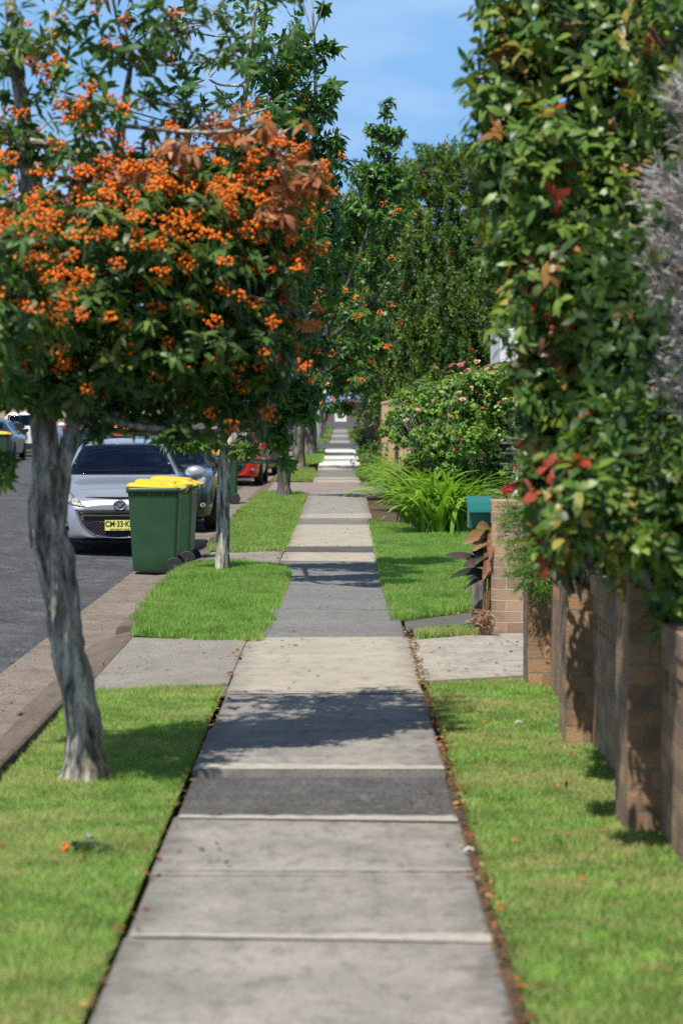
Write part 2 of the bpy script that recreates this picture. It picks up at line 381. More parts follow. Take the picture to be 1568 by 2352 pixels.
# cross streets
sheet('cross_street', [[(x, y, -.012 + 0*x) for x in (-2.0, 0, 60)] for y in (113, 121, 130)], M['road']).name = 'road'
sheet('road', [[(x, y, gz(y) + .01) for x in (-2.0, 0, 60)] for y in (217, 220, 232, 236)], M['road'])
def prism(bm, prof, ys, zoff=gz):
    """profile of (x,z) run along y"""
    rows = [[bm.verts.new((x, y, z + zoff(y))) for x, z in prof] for y in ys]
    n = len(prof)
    for i in range(len(ys) - 1):
        for j in range(n):
            bm.faces.new((rows[i][j], rows[i][(j + 1) % n], rows[i + 1][(j + 1) % n], rows[i + 1][j]))
    bm.faces.new(rows[0]); bm.faces.new(rows[-1][::-1])
bm = bmesh.new()
for a, b, t in ((-6, 14.6, .035), (19.2, 25.6, .012), (32.8, 50.5, .012), (61, 111, .012), (132, 215, .012), (240, 320, .012)):
    n = max(2, int((b - a) / 2.4))
    for i in range(n):
        y0 = a + (b - a) * i / n; y1 = a + (b - a) * (i + 1) / n - .008; j = rnd.uniform(-.006, .006)
        prism(bm, [(-1.80 + j, -.20), (-1.795 + j, -.03), (-1.775 + j, t - .008), (-1.75 + j, t), (-1.64 + j, t), (-1.625 + j, t - .012), (-1.62 + j, -.20)], [y0, y1])
for a, b in ((14.6, 19.2), (25.6, 32.8), (50.5, 61)):
    prism(bm, [(-1.98, -.20), (-1.97, -.118), (-1.80, -.06), (-1.66, -.022), (-1.62, -.03), (-1.62, -.20)], [a + .006, b - .01])
prism(bm, [(-13.3, -.3), (-13.3, .06), (-13.12, .06), (-13.10, -.01), (-13.10, -.3)], YR[1:])
prism(bm, [(-2.0, -.05), (-2.0, .015), (9, .015), (9, -.05)], [130.0, 130.4])
tag(bm_obj('kerb', bm, M['kerb']), kind='structure')

def slab_path():
    bm = bmesh.new()
    mats = ['concrete', 'cream', 'asphalt_patch', 'grey_patch', 'white_slab', 'lip', 'pinkbrown']
    segs = [(-4, 1.6, 0), (1.6, 2.8, 0), (2.8, 4.0, 0), (4.0, 5.25, 0), (5.25, 6.5, 0), (6.5, 7.84, 0), (7.84, 8.86, 0), (8.868, 10.16, 0),
            (10.16, 11.28, 2), (11.32, 12.85, 0), (12.86, 14.70, 0), (14.72, 15.70, 1), (15.71, 18.3, 1), (18.3, 20.9, 3), (20.91, 23.9, 3), (23.9, 27.6, 3),
            (27.6, 29.3, 1), (29.3, 30.7, 2), (30.7, 33.2, 1), (33.21, 36.6, 1), (36.6, 38.8, 3), (38.8, 40.6, 1), (40.6, 45.0, 0), (45.01, 51.2, 0), (51.2, 58.4, 6), (58.4, 60.6, 1), (60.6, 61.5, 6), (61.5, 63, 1),
            (63, 70.5, 3), (70.5, 75, 1), (75, 84, 4), (84.02, 87, 0), (87, 93, 4), (93, 97, 0), (97, 102, 1), (102, 109, 4), (109, 113, 0)]
    y = 131.0; k = 0
    while y < 214:
        l = (6, 4, 8, 3, 7)[k % 5]; segs.append((y, y + l - .05, (0, 1, 3, 0, 3)[k % 5])); y += l; k += 1  # grey slabs paint in the shadow bands lying across the far concrete
    y = 237
    while y < 300:
        segs.append((y, y + 4.2, 4)); segs.append((y + 4.2, y + 5.6, 0)); y += 5.6
    for i, (a, b, mi) in enumerate(segs):
        g = .004
        x0, x1 = -.70 + rnd.uniform(-.012, .012), .50 + rnd.uniform(-.012, .012)
        if mi == 6: x0, x1 = -1.62, 1.4
        if mi == 4 and a < 120: x0, x1 = -.74, .62
        dz = rnd.uniform(-.003, .003); t = rnd.uniform(-.003, .003)
        if (a, b) == (11.32, 12.85): dz = .022; t = .001
        if mi == 5: dz = .004
        if mi in (2, 3): dz = -.004
        n0 = len(bm.verts)
        yy = [a + g, b - g] if b - a < 3 else list(np.linspace(a + g, b - g, 3))
        top = [[bm.verts.new((x0, y_, dz + t + gz(y_))), bm.verts.new((x0 + .012, y_, dz + t + .008 + gz(y_))), bm.verts.new((x1 - .012, y_, dz - t + .008 + gz(y_))), bm.verts.new((x1, y_, dz - t + gz(y_)))] for y_ in yy]
        bot = [[bm.verts.new((x0, y_, -.09 + gz(y_))), bm.verts.new((x1, y_, -.09 + gz(y_)))] for y_ in yy]
        fs = []
        for j in range(len(yy) - 1):
            for q in range(3): fs.append(bm.faces.new((top[j][q], top[j][q + 1], top[j + 1][q + 1], top[j + 1][q])))
            fs.append(bm.faces.new((bot[j][0], top[j][0], top[j + 1][0], bot[j + 1][0])))
            fs.append(bm.faces.new((top[j][3], bot[j][1], bot[j + 1][1], top[j + 1][3])))
        fs.append(bm.faces.new((bot[0][0], bot[0][1], *top[0][::-1]))); fs.append(bm.faces.new((bot[-1][1], bot[-1][0], *top[-1])))
        for f in fs: f.material_index = mi
    for ya, wl, wr, zo in ((7.70, .03, .13, .0135), (10.02, .06, .15, .0135), (11.335, .20, .12, .0345), (14.60, .04, .06, .0135), (8.82, .012, .02, .0135)):
        ln = [[], []]; m_ = 24                                  # ground-down slab edges, ragged
        for j in range(m_ + 1):
            f_ = j / m_; x = -.685 + 1.17 * f_; w_ = wl + (wr - wl) * f_
            ln[0].append(bm.verts.new((x, ya + rnd.uniform(-.004, .004) + (.14 - w_ if ya < 11 else 0), zo)))
            ln[1].append(bm.verts.new((x, ya + w_ + (.14 - w_ if ya < 11 else 0) + rnd.uniform(-.02, .02) * min(1, w_ / .06) , zo)))
        for j in range(m_): f = bm.faces.new((ln[0][j], ln[0][j + 1], ln[1][j + 1], ln[1][j])); f.material_index = 5; f.normal_update()
    tag(bm_obj('footpath', bm, [M[k] for k in mats]), kind='structure')
slab_path()
def slab_poly(name, pts, z0, m, thick=.08):
    bm = bmesh.new(); vs = [bm.verts.new(p) for p in pts]; f = bm.faces.new(vs)
    if f.normal.z < 0 or True: bm.normal_update()
    if f.normal.z < 0: f.normal_flip()
    ex = bmesh.ops.extrude_face_region(bm, geom=[f])
    for v in ex['geom']:
        if isinstance(v, bmesh.types.BMVert): v.co.z -= thick
    o = bm_obj(name, bm, m); tag(o, kind='structure'); return o
def flat(pxs, z=0.0): return [tuple(G(x, y, z)) for x, y in pxs]
slab_poly('driveway', [(-1.615, 15.05, -.03), (-.715, 15.2, .004), (-.715, 18.25, .004), (-1.615, 18.9, -.03)], 0, M['aggregate'])
slab_poly('driveway', [(-1.615, 26.6, -.03), (-.715, 26.9, .004), (-.715, 29.6, .004), (-1.615, 30.2, -.03)], 0, M['aggregate'])
slab_poly('driveway', [(.515, 15.32, .006), (1.345, 15.72, .008), (1.50, 15.8, .008), (1.16, 18.60, .008), (.515, 18.1, .004)], 0, M['cream_slab'])
slab_poly('driveway', [(1.515, 15.8, .004), (3.6, 15.8, .004), (3.6, 18.6, .004), (1.175, 18.60, .004)], 0, M['cream_slab'])
slab_poly('path', [(.515, 18.95, .0), (1.10, 19.55, .004), (1.10, 20.6, .004), (.515, 19.75, .0)], 0, M['grey_patch'])

# grass ----------------------------------------------------------------------
def in_poly(x, y, poly):
    c = np.zeros(len(x), bool); n = len(poly)
    for i in range(n):
        x0, y0 = poly[i]; x1, y1 = poly[(i + 1) % n]
        if y0 == y1: continue
        m = ((y0 > y) != (y1 > y)) & (x < (x1 - x0) * (y - y0) / (y1 - y0) + x0); c ^= m
    return c
def lawn(poly, dens, h, w, z0=-.012, dry=.5, green=(.10, .20, .028), seed=0, far=False, lean=.5):
    poly = [tuple(p)[:2] for p in poly]
    xs = [p[0] for p in poly]; ys = [p[1] for p in poly]
    area = (max(xs) - min(xs)) * (max(ys) - min(ys)); n = int(area * dens)
    x = rng.uniform(min(xs), max(xs), n); y = rng.uniform(min(ys), max(ys), n)
    ex = .07 * (vnoise(y, x, 8, seed + 3) - .5) + .05 * (vnoise(y, x, 31, seed + 4) - .5) + rng.normal(0, .016, n)
    k = in_poly(x + ex, y + ex, poly)
    for tx, ty in TREE_BASES: k &= np.hypot(x - tx - .03, y - ty + .04) > .15 * rng.uniform(.4, 1.25, n)
    x, y = x[k], y[k]; n = len(x)
    tall = .6 + .8 * vnoise(x, y, 2.2, seed) * rng.uniform(.5, 1.4, n)
    hh = h * tall; ang = rng.uniform(0, 2 * math.pi, n)
    dx, dy = np.cos(ang), np.sin(ang); ln = hh * lean * rng.uniform(.2, 1.5, n); la = ang + 1.57 + rng.normal(0, .6, n)
    zz = np.array([gz(q) for q in y]) if max(ys) > 150 else np.zeros(n)
    b = np.stack([x, y, zz + z0], 1)
    V = np.zeros((n, 3, 3)); V[:, 0] = b; V[:, 0, 0] -= dx * w / 2; V[:, 0, 1] -= dy * w / 2
    V[:, 1] = b; V[:, 1, 0] += dx * w / 2; V[:, 1, 1] += dy * w / 2
    V[:, 2] = b; V[:, 2, 0] += np.cos(la) * ln; V[:, 2, 1] += np.sin(la) * ln; V[:, 2, 2] += hh
    p = np.clip(.55 * vnoise(x, y, 1.7, seed) + .45 * vnoise(x, y, 6.5, seed + 1), 0, 1)
    q2 = vnoise(x, y, 15, seed + 2); d = np.clip((p - .42) * 3.0, 0, 1) * dry + np.clip((q2 - .62) * 3, 0, .8) * dry * 1.2 + rng.uniform(-.12, .25, n); d = np.clip(d, 0, 1)[:, None]
    gc = np.array(green)[None] * rng.uniform(.5, 1.5, (n, 1)) * (.72 + .55 * vnoise(x, y, 9, seed + 6))[:, None]; dc = np.array((.50, .43, .24))[None] * rng.uniform(.8, 1.2, (n, 1))
    c = gc * (1 - d) + dc * d
    T = np.repeat(c, 3, 0)
    bx = [(q[0], q[1], (gz(q[1])) + z0 - .004) for q in poly]
    V2 = np.concatenate([V.reshape(-1, 3), np.array(bx)]); T = np.concatenate([T, np.tile(np.array(green) * .45 + np.array((.04, .03, .01)), (len(bx), 1))])
    F = np.arange(n * 3).reshape(-1, 3)
    me = np_mesh('lawn', V2, [F, np.arange(n * 3, n * 3 + len(bx))[None]], T, smooth=False)
    tag(link('lawn', me, M['grass']), kind='stuff')
TREE_BASES = [tuple(G(195, 1785))[:2], tuple(G(510, 1310))[:2], tuple(G(652, 1140))[:2]]
NG = (.22, .36, .095); MG = (.19, .36, .07)
lawn([(-1.60, 3.5), (-.735, 3.5), (-.735, 15.05), (-1.60, 14.95)], 15000, .030, .0065, lean=.9, green=NG, dry=.36, seed=1)
lawn([(.535, 3.5), (1.33, 3.5), (1.33, 15.55), (.535, 15.22)], 15000, .028, .0065, lean=.9, green=NG, dry=.45, seed=2)
lawn([(-.69, 20.88), (.49, 20.88), (.49, 20.94), (-.2, 20.94)], 900, .03, .008, z0=.0, green=(.30, .33, .06), dry=.6, seed=21)
lawn([(-.80, 18.05), (-.60, 17.95), (-.58, 18.4), (-.74, 18.5)], 3000, .05, .008, z0=.0, green=NG, dry=.5, seed=22)
lawn([(.47, 15.3), (.56, 15.3), (.56, 18.4), (.50, 18.4)], 700, .03, .008, z0=-.01, green=NG, dry=.9, seed=23)
def P(pxs): return [G(x, y) for x, y in pxs]
lawn(P([(306, 1455), (335, 1390), (378, 1335), (430, 1300), (520, 1293), (660, 1303), (668, 1325), (636, 1390), (617, 1440), (575, 1474), (440, 1466)]), 7500, .065, .009, green=MG, dry=.15, seed=3)
lawn(P([(482, 1262), (532, 1190), (602, 1132), (690, 1130), (698, 1142), (680, 1208), (652, 1264), (560, 1267)]), 4200, .065, .012, green=(.21, .375, .075), dry=.3, seed=4)
lawn(P([(632, 1103), (644, 1085), (690, 1072), (722, 1078), (723, 1095), (713, 1105)]), 2500, .07, .016, green=(.21, .37, .075), dry=.45, seed=5)
lawn(P([(695, 1066), (704, 1045), (738, 1034), (745, 1040), (740, 1063)]), 1500, .08, .022, green=(.19, .38, .06), dry=.3, seed=6)
lawn([(-1.62, 132), (-.75, 132), (-.75, 213), (-1.62, 213)], 350, .1, .04, green=(.16, .30, .05), dry=.4, seed=7)
lawn([(.55, 132), (1.6, 132), (1.6, 213), (.55, 213)], 350, .1, .04, green=(.16, .30, .05), dry=.4, seed=8)
lawn([(.56, 18.3), (.80, 18.55), (1.15, 18.68), (1.12, 19.30), (.86, 19.15), (.56, 18.85)], 11000, .05, .008, green=NG, dry=.8, seed=9)
lawn([(.43, 19.85), (1.08, 20.75), (1.5, 21.0), (1.5, 33), (.47, 38), (.42, 28), (.40, 24)], 7500, .065, .009, green=MG, dry=.2, seed=10)
lawn([(1.5, 19.6), (4.0, 19.6), (4.0, 34), (1.5, 34)], 1800, .07, .012, green=MG, dry=.2, seed=11)
lawn([(.56, 61), (1.2, 61), (1.2, 74), (.56, 74)], 1800, .08, .016, green=MG, dry=.2, seed=12)
lawn([(.68, 84), (1.2, 84), (1.2, 110), (.68, 110)], 900, .12, .022, green=MG, dry=.3, seed=13)

# ------------------------------------------------------------------ foliage
def norm(a): return a / np.maximum(np.linalg.norm(a, axis=-1, keepdims=True), 1e-9)
def leaf_arrays(P_, D, N_, Lg, Wd, bend=.25, simple=False):
    n = len(P_); D = norm(D); Sd = norm(np.cross(D, N_)); Nn = np.cross(Sd, D)
    Lg = np.asarray(Lg)[:, None]; Wd = np.asarray(Wd)[:, None]; bend = np.broadcast_to(np.asarray(bend), (n,))[:, None]
    if simple:
        V = np.stack([P_, P_ + D * Lg * .5 + Sd * Wd * .5, P_ + D * Lg - Nn * Lg * bend, P_ + D * Lg * .5 - Sd * Wd * .5], 1)
        return V.reshape(-1, 3), [np.arange(n * 4).reshape(-1, 4)], 4
    def pt(t, s): return P_ + D * Lg * t + Sd * Wd * s - Nn * Lg * bend * t * t + Nn * Wd * abs(s) * .35
    V = np.stack([pt(0, 0), pt(.38, .5), pt(.38, -.5), pt(.72, .40), pt(.72, -.40), pt(1, 0)], 1)
    i = np.arange(n)[:, None] * 6
    return V.reshape(-1, 3), [np.concatenate([i + np.array([[0, 2, 1]]), i + np.array([[3, 4, 5]])]), i + np.array([[1, 2, 4, 3]])], 6
def palette(n, cols, jit=.18):
    w = np.array([c[3] for c in cols], float); w /= w.sum(); cols = np.array([c[:3] for c in cols])
    k = rng.choice(len(cols), n, p=w)
    return cols[k] * rng.uniform(1 - jit, 1 + jit, (n, 1)) * rng.uniform(.93, 1.07, (n, 3))
def rand_dir(n): return norm(rng.normal(size=(n, 3)))
def clump_pts(c, r, n, shell=.42):
    d = rand_dir(n); q = rng.uniform(0, 1, (n, 1)) ** shell
    return np.array(c)[None] + d * q * np.array(r)[None], d
def rosettes(C, out, per, Lg, Wd, up=.55, droop=.25):
    """whorls of leaves at twig tips: positions, directions, normals"""
    n = len(C); ax = norm(out * .8 + np.array([0, 0, up]) + rng.normal(0, .35, (n, 3)))
    ax = np.repeat(ax, per, 0); p = np.repeat(C, per, 0)
    t = rand_dir(n * per); t = norm(t - ax * np.sum(t * ax, 1, keepdims=True))
    D = norm(t + ax * rng.uniform(-.15, .75, (n * per, 1)) + np.array([0, 0, -droop]))
    p = p + rng.normal(0, .012, p.shape) - ax * rng.uniform(0, .05, (len(p), 1))
    Nn = norm(ax + rng.normal(0, .25, ax.shape) + np.array([0, 0, .3]))
    k = n * per
    return p, D, Nn, Lg * rng.uniform(.65, 1.2, k), Wd * rng.uniform(.75, 1.15, k)
ICO_V = None
def ico():
    global ICO_V
    if ICO_V is None:
        b = bmesh.new(); bmesh.ops.create_icosphere(b, subdivisions=1, radius=1)
        ICO_V = (np.array([tuple(v.co) for v in b.verts]), np.array([[v.index for v in f.verts] for f in b.faces])); b.free()
    return ICO_V
def berries_mesh(C, nb, cr_, br, cols):
    V0, F0 = ico(); k = len(C) * nb
    d = rand_dir(k) * (rng.uniform(.2, 1, (k, 1)) ** .5) * cr_ * np.array([1.15, 1.15, .8])
    c = np.repeat(C, nb, 0) + d; rad = br * rng.uniform(.75, 1.15, (k, 1, 1))
    V = c[:, None] + V0[None] * rad
    F = (np.arange(k)[:, None, None] * len(V0) + F0[None]).reshape(-1, 3)
    T = np.repeat(palette(k, cols, .12), len(V0), 0)
    return np_mesh('berries', V.reshape(-1, 3), [F], T)
ORANGE = [(.86, .185, .006, 5), (.80, .13, .005, 3), (.88, .27, .012, 2)]
GREEN_NEAR = [(.075, .15, .032, 5), (.10, .19, .04, 4), (.055, .11, .034, 3), (.17, .24, .055, 1.8)]
GREEN_SAT = [(.055, .135, .026, 5), (.075, .18, .03, 4), (.12, .23, .035, 2), (.04, .10, .03, 3)]
BROWN = [(.38, .16, .07, 4), (.48, .23, .11, 3), (.26, .10, .045, 3)]
def build_tree(name, label, cat, base, limbs, clumps, per=8, Lg=.10, Wd=.036, bark='bark', group=None, leafm='leaf',
               berry_r=.0085, berry_n=26, berry_c=.045, twig_p=.35, simple=False, sides=10, barknoise=.07, hub=None, seed=1):
    """clumps: (centre, radii, n, palette, berry fraction, droop)"""
    t = root(name, base, label, cat, group)
    paths = [smooth_path(p, r, 5) for p, r in limbs]
    nodes = [(q, rr) for p, r in paths for q, rr in zip(p, r)]
    pv = []; pd = []; pn = []; pl = []; pw = []; pc = []; bc = []; twigs = []
    for c, r, n, cols, bf, droop in clumps:
        C, d = clump_pts(c, r, n)
        d = norm(d * np.array([1, 1, 1.0]))
        a, b, e, l, w = rosettes(C, d, per, Lg, Wd, .55, droop)
        pv.append(a); pd.append(b); pn.append(e); pl.append(l); pw.append(w)
        base_c = np.repeat(palette(n, cols, .10), per, 0) * rng.uniform(.8, 1.2, (n * per, 1)); pc.append(base_c)
        if bf > 0:
            k = (d[:, 2] > -.55) & (rng.uniform(0, 1, n) < bf); bc.append(C[k] + d[k] * .07 + np.array([0, -.03, .035]))
        # branch from nearest limb point to the clump, twigs to its tips
        cv = Vector(c)
        if nodes:
            q, rr = min(nodes, key=lambda s: (s[0] - cv).length + (.6 if s[0].z > cv.z + .1 else 0))
            mid = (q + cv) / 2 + Vector((rnd.uniform(-.1, .1), rnd.uniform(-.1, .1), -.06 * (cv - q).length))
            pp, rr2 = smooth_path([q, mid, cv], [min(rr * .6, .05), min(rr * .45, .03), .012], 4); twigs.append((pp, rr2))
        for i in range(n):
            if rnd.random() < twig_p:
                e_ = Vector(C[i]); s_ = cv.lerp(e_, rnd.uniform(.05, .4)); m_ = s_.lerp(e_, .55) + Vector((0, 0, -.07 * (e_ - s_).length))
                twigs.append(([s_, m_, e_], [.008, .005, .003]))
    V, F = tubes(paths, sides, barknoise, seed)
    if twigs:
        V2, F2 = tubes(twigs, 4, 0, seed); F = F + [f + len(V) for f in F2]; V = np.concatenate([V, V2])
    link('trunk', np_mesh('trunk', V, F), M[bark], t, True)
    V, F, k = leaf_arrays(np.concatenate(pv), np.concatenate(pd), np.concatenate(pn), np.concatenate(pl), np.concatenate(pw), rng.uniform(.05, .4, sum(map(len, pv))), simple)
    link('crown', np_mesh('crown', V, F, np.repeat(np.concatenate(pc), k, 0)), M[leafm], t, True)
    if bc and sum(map(len, bc)):
        tag(link('fruit_clumps', berries_mesh(np.concatenate(bc), berry_n, berry_c, berry_r, ORANGE), M['berry'], t, True), kind='stuff')
    return t

# near street tree --------------------------------------------------------
Y1 = 11.3
b1 = G(195, 1785)
def T1(px, py, dy=0.0): return A(px, py, Y1 + dy)
limbs = [([b1 + Vector((0, 0, -.06)), T1(194, 1740), T1(183, 1620), T1(160, 1500), T1(146, 1400), T1(126, 1290), T1(112, 1220)], [.150, .092, .080, .078, .080, .090, .084]),
         ([T1(116, 1250), T1(98, 1170), T1(103, 1080), T1(100, 960), T1(92, 860), T1(80, 640, .1), T1(60, 320, .2), T1(35, 120, .2), T1(15, -120, .3)], [.085, .072, .064, .058, .052, .045, .038, .03, .02]),
         ([T1(122, 1260), T1(135, 1150), T1(148, 1060), T1(175, 960, .1), T1(205, 850, .2), T1(255, 560, .3), T1(275, 330, .4), T1(300, 150, .5)], [.06, .044, .036, .034, .032, .028, .022, .012]),
         ([T1(185, 920, .1), T1(290, 800, .4), T1(420, 700, .8), T1(560, 560, 1.0)], [.022, .022, .018, .010]),
         ([T1(140, 1080, .0), T1(110, 1075, -.1), T1(85, 1120, -.2)], [.012, .008, .004])]
def cl(px, py, dy, rx, rz, n, pal=GREEN_NEAR, bf=.2, droop=.3, ry=None):
    return (tuple(T1(px, py, dy)), (rx, ry or rx * 1.1, rz), int(n * 1.15), pal, min(.85, bf * 1.8), droop)
BT = .42
clumps = [cl(60, 560, .2, .42, .30, 120, bf=.5), cl(230, 520, .1, .42, .26, 130, bf=BT), cl(400, 490, .4, .42, .27, 130, bf=.55), cl(550, 440, .7, .38, .27, 100, bf=.5),
          cl(605, 560, .9, .28, .28, 70, bf=.3), cl(-60, 640, .2, .4, .35, 90, bf=.4), cl(110, 700, -.1, .42, .26, 110, bf=.30), cl(290, 640, .1, .42, .28, 120, bf=.22), cl(460, 620, .4, .42, .28, 120, bf=.2),
          cl(570, 700, .8, .34, .28, 90, bf=.16), cl(180, 800, .1, .40, .22, 110, bf=.12), cl(340, 790, .2, .42, .24, 120, bf=.12), cl(500, 790, .5, .40, .26, 120, bf=.08), cl(615, 790, .9, .20, .18, 46, bf=.25),
          cl(30, 800, 0, .32, .22, 80, bf=.2), cl(400, 870, .4, .38, .12, 90, bf=.06), cl(520, 870, .6, .30, .14, 80, bf=.05), cl(300, 860, .2, .36, .12, 80, bf=.06), cl(500, 930, .5, .22, .07, 26, bf=.1), cl(170, 900, .0, .26, .10, 40, bf=.12), cl(20, 900, -.2, .22, .1, 30, bf=.35), cl(350, 925, .2, .2, .05, 10, bf=.05),
          # open upper crown
          cl(150, 330, .2, .34, .22, 26, bf=.35), cl(30, 330, .1, .30, .26, 22, bf=.3), cl(330, 380, .5, .36, .18, 26, bf=.25), cl(120, 110, .3, .34, .26, 18, bf=.25), cl(300, 110, .5, .36, .26, 24, bf=.22),
          cl(430, 60, .7, .32, .24, 15, bf=.10), cl(430, 250, .7, .32, .16, 18, bf=.04), cl(560, 110, .9, .34, .20, 15, bf=.02), cl(200, 230, .2, .26, .16, 18, bf=.35), cl(20, 120, .2, .28, .3, 20, bf=.15), cl(560, -60, .9, .4, .2, 18, bf=.1), cl(250, -60, .4, .5, .2, 26, bf=.2),
          cl(580, 330, .9, .22, .12, 26, bf=.5),
          # lone low sprig
          cl(0, 1060, -.3, .05, .10, 9, [(.10, .20, .03, 1)], 0, .2), cl(225, 975, .1, .09, .05, 5, bf=0), cl(400, 985, .1, .10, .04, 6, bf=0), cl(480, 990, .3, .10, .04, 6, bf=.2), cl(340, 965, .2, .2, .05, 9, bf=.1), cl(270, 950, .1, .12, .05, 6, bf=0), cl(560, 960, .5, .1, .05, 7, bf=.3),
          # dead leaves
          cl(600, 290, .3, .24, .16, 6, BROWN, 0, .9), cl(650, 385, .3, .2, .2, 9, BROWN, .05, .9), cl(290, 385, .1, .20, .06, 14, BROWN, .1, .9), cl(410, 345, .2, .12, .07, 10, BROWN, 0, .9), cl(625, 480, .3, .12, .10, 8, BROWN, .1, .9), cl(705, 415, .3, .09, .06, 9, BROWN, 0, .9),
          # camera-side and far-side masses that shade trunk and path
          cl(-60, 560, -.9, .4, .3, 56, bf=.4), cl(40, 700, -.8, .34, .22, 44, bf=.35), cl(-40, 820, -.7, .3, .2, 34, bf=.2), cl(530, 640, 1.7, .46, .35, 50, bf=.2), cl(590, 520, 1.9, .36, .3, 40, bf=.2), cl(480, 780, 1.6, .5, .3, 40, bf=.1), cl(360, 560, 1.7, .5, .35, 44, bf=.2), cl(590, 800, 1.9, .26, .24, 32, bf=.1)]
build_tree('street_tree', 'nearest street tree with leaning pale trunk and masses of orange berries over the nature strip', 'tree', b1, limbs, clumps,
           per=9, Lg=.092, Wd=.030, group='berry trees along the kerb', sides=16, barknoise=.09, berry_r=.0082, berry_n=17, berry_c=.042)

# second tree -------------------------------------------------------------
b2 = G(510, 1310); Y2 = b2.y
def T2(px, py, dy=0.0): return A(px, py, Y2 + dy)
limbs = [([b2 + Vector((0, 0, -.06)), T2(511, 1270), T2(512, 1180), T2(514, 1100), T2(521, 1030)], [.095, .076, .072, .072, .078]),
         ([T2(518, 1040), T2(508, 980, -.2), T2(500, 800, -.6), T2(540, 500, -1.5), T2(560, 250, -2.2), T2(590, 0, -2.6)], [.05, .045, .042, .036, .028, .014]),
         ([T2(523, 1035), T2(560, 960), T2(612, 875, -.2), T2(650, 740, -.6), T2(690, 560, -1.0), T2(722, 330, -1.2), T2(722, 100, -1.2), T2(712, -40, -1.2)], [.055, .05, .048, .04, .034, .024, .014, .008]),
         ([T2(500, 620, -1.1), T2(430, 330, -4.0), T2(520, 280, -4.5), T2(640, 240, -4.6)], [.03, .024, .018, .008]),
         ([T2(430, 340, -4.0), T2(560, 330, -4.4), T2(680, 290, -4.4)], [.02, .014, .006]),
         ([T2(722, 90, -1.2), T2(700, 20, -1.1), T2(690, -30, -1.1)], [.008, .006, .004]), ([T2(722, 70, -1.2), T2(742, 10, -1.3), T2(746, -30, -1.3)], [.008, .006, .004]),
         *[([T2(640 + 4 * q, 790 - 6 * q, -1.2), T2(680 + 5 * q, 760 - 9 * q, -1.6), T2(720 + 7 * q, 735 - 12 * q + 20 * (q % 3), -1.9)], [.010, .007, .003]) for q in range(7)],
         ([T2(728, 300, -1.2), T2(750, 260, -1.3), T2(775, 215, -1.4)], [.008, .006, .004])]
def c2(px, py, dy, rx, rz, n, pal=GREEN_SAT, bf=.08, droop=.3, ry=None):
    return (tuple(T2(px, py, dy)), (rx, ry or rx, rz), n, pal, bf, droop)
clumps = [c2(690, 120, -1.2, .30, .30, 46, bf=.06), c2(640, 180, -1.6, .42, .40, 70), c2(600, 60, -1.8, .5, .4, 28), c2(730, 380, -1.2, .32, .36, 70, bf=.07), c2(690, 280, -1.3, .36, .30, 60, bf=.05), c2(650, 420, -1.2, .5, .45, 90), c2(742, 500, -1.0, .26, .42, 60, bf=.02),
          c2(640, 620, -.8, .55, .5, 110), c2(720, 640, -.7, .34, .42, 80, bf=.05), c2(560, 300, -2.0, .6, .5, 28), c2(480, 180, -2.4, .55, .5, 16), c2(400, 60, -2.4, .6, .5, 14), c2(520, 480, -1.5, .6, .5, 50),
          c2(770, 200, -1.4, .10, .10, 8, bf=0), c2(770, 110, -1.2, .10, .06, 5, bf=0), c2(775, 320, -1.2, .10, .10, 9, bf=0), c2(745, 100, -1.2, .08, .08, 5, bf=0), c2(740, 240, -1.2, .14, .18, 14, bf=0), c2(740, 15, -1.2, .06, .06, 4, bf=0),
          # low leafy sprays by the trunk, right-hand lower crown
          c2(620, 960, -.2, .24, .20, 60, [(.09, .19, .025, 3), (.05, .13, .022, 2)], .06), c2(680, 900, -.3, .28, .22, 70, [(.06, .14, .03, 3), (.10, .19, .03, 2)], .05), c2(460, 1010, -.3, .26, .08, 34, [(.10, .20, .028, 1)], 0), c2(560, 1030, -.2, .14, .06, 16, [(.10, .20, .028, 1)], 0), c2(640, 1010, -.2, .14, .13, 30, [(.10, .20, .028, 1)], .03), c2(400, 1020, -.5, .12, .06, 10, [(.09, .18, .028, 1)], 0),
          c2(720, 800, -.5, .30, .24, 46, bf=.14), c2(600, 840, -.4, .4, .3, 80), c2(660, 1060, -.1, .07, .05, 7, [(.10, .20, .028, 1)], 0), c2(700, 950, -.3, .16, .08, 18, [(.11, .21, .03, 1)], .02),
          # forward limb whose shade falls on the path
          c2(600, 520, -3.0, .55, .35, 120, bf=.03), c2(660, 620, -2.6, .42, .3, 90, bf=.03), c2(540, 660, -2.8, .5, .35, 80, bf=.03), c2(640, 480, -4.0, .4, .3, 70, bf=.03), c2(690, 500, -2.6, .30, .3, 60, bf=.03), c2(620, 260, -4.4, .35, .16, 12, bf=.03), c2(690, 560, -1.8, .4, .3, 46, bf=.05)]
build_tree('street_tree', 'slim forked street tree with mottled pale trunk beside the yellow lidded bins', 'tree', b2, limbs, clumps,
           per=8, Lg=.125, Wd=.046, group='berry trees along the kerb', leafm='leaf_gloss', berry_r=.011, berry_n=18, berry_c=.06, twig_p=.3)

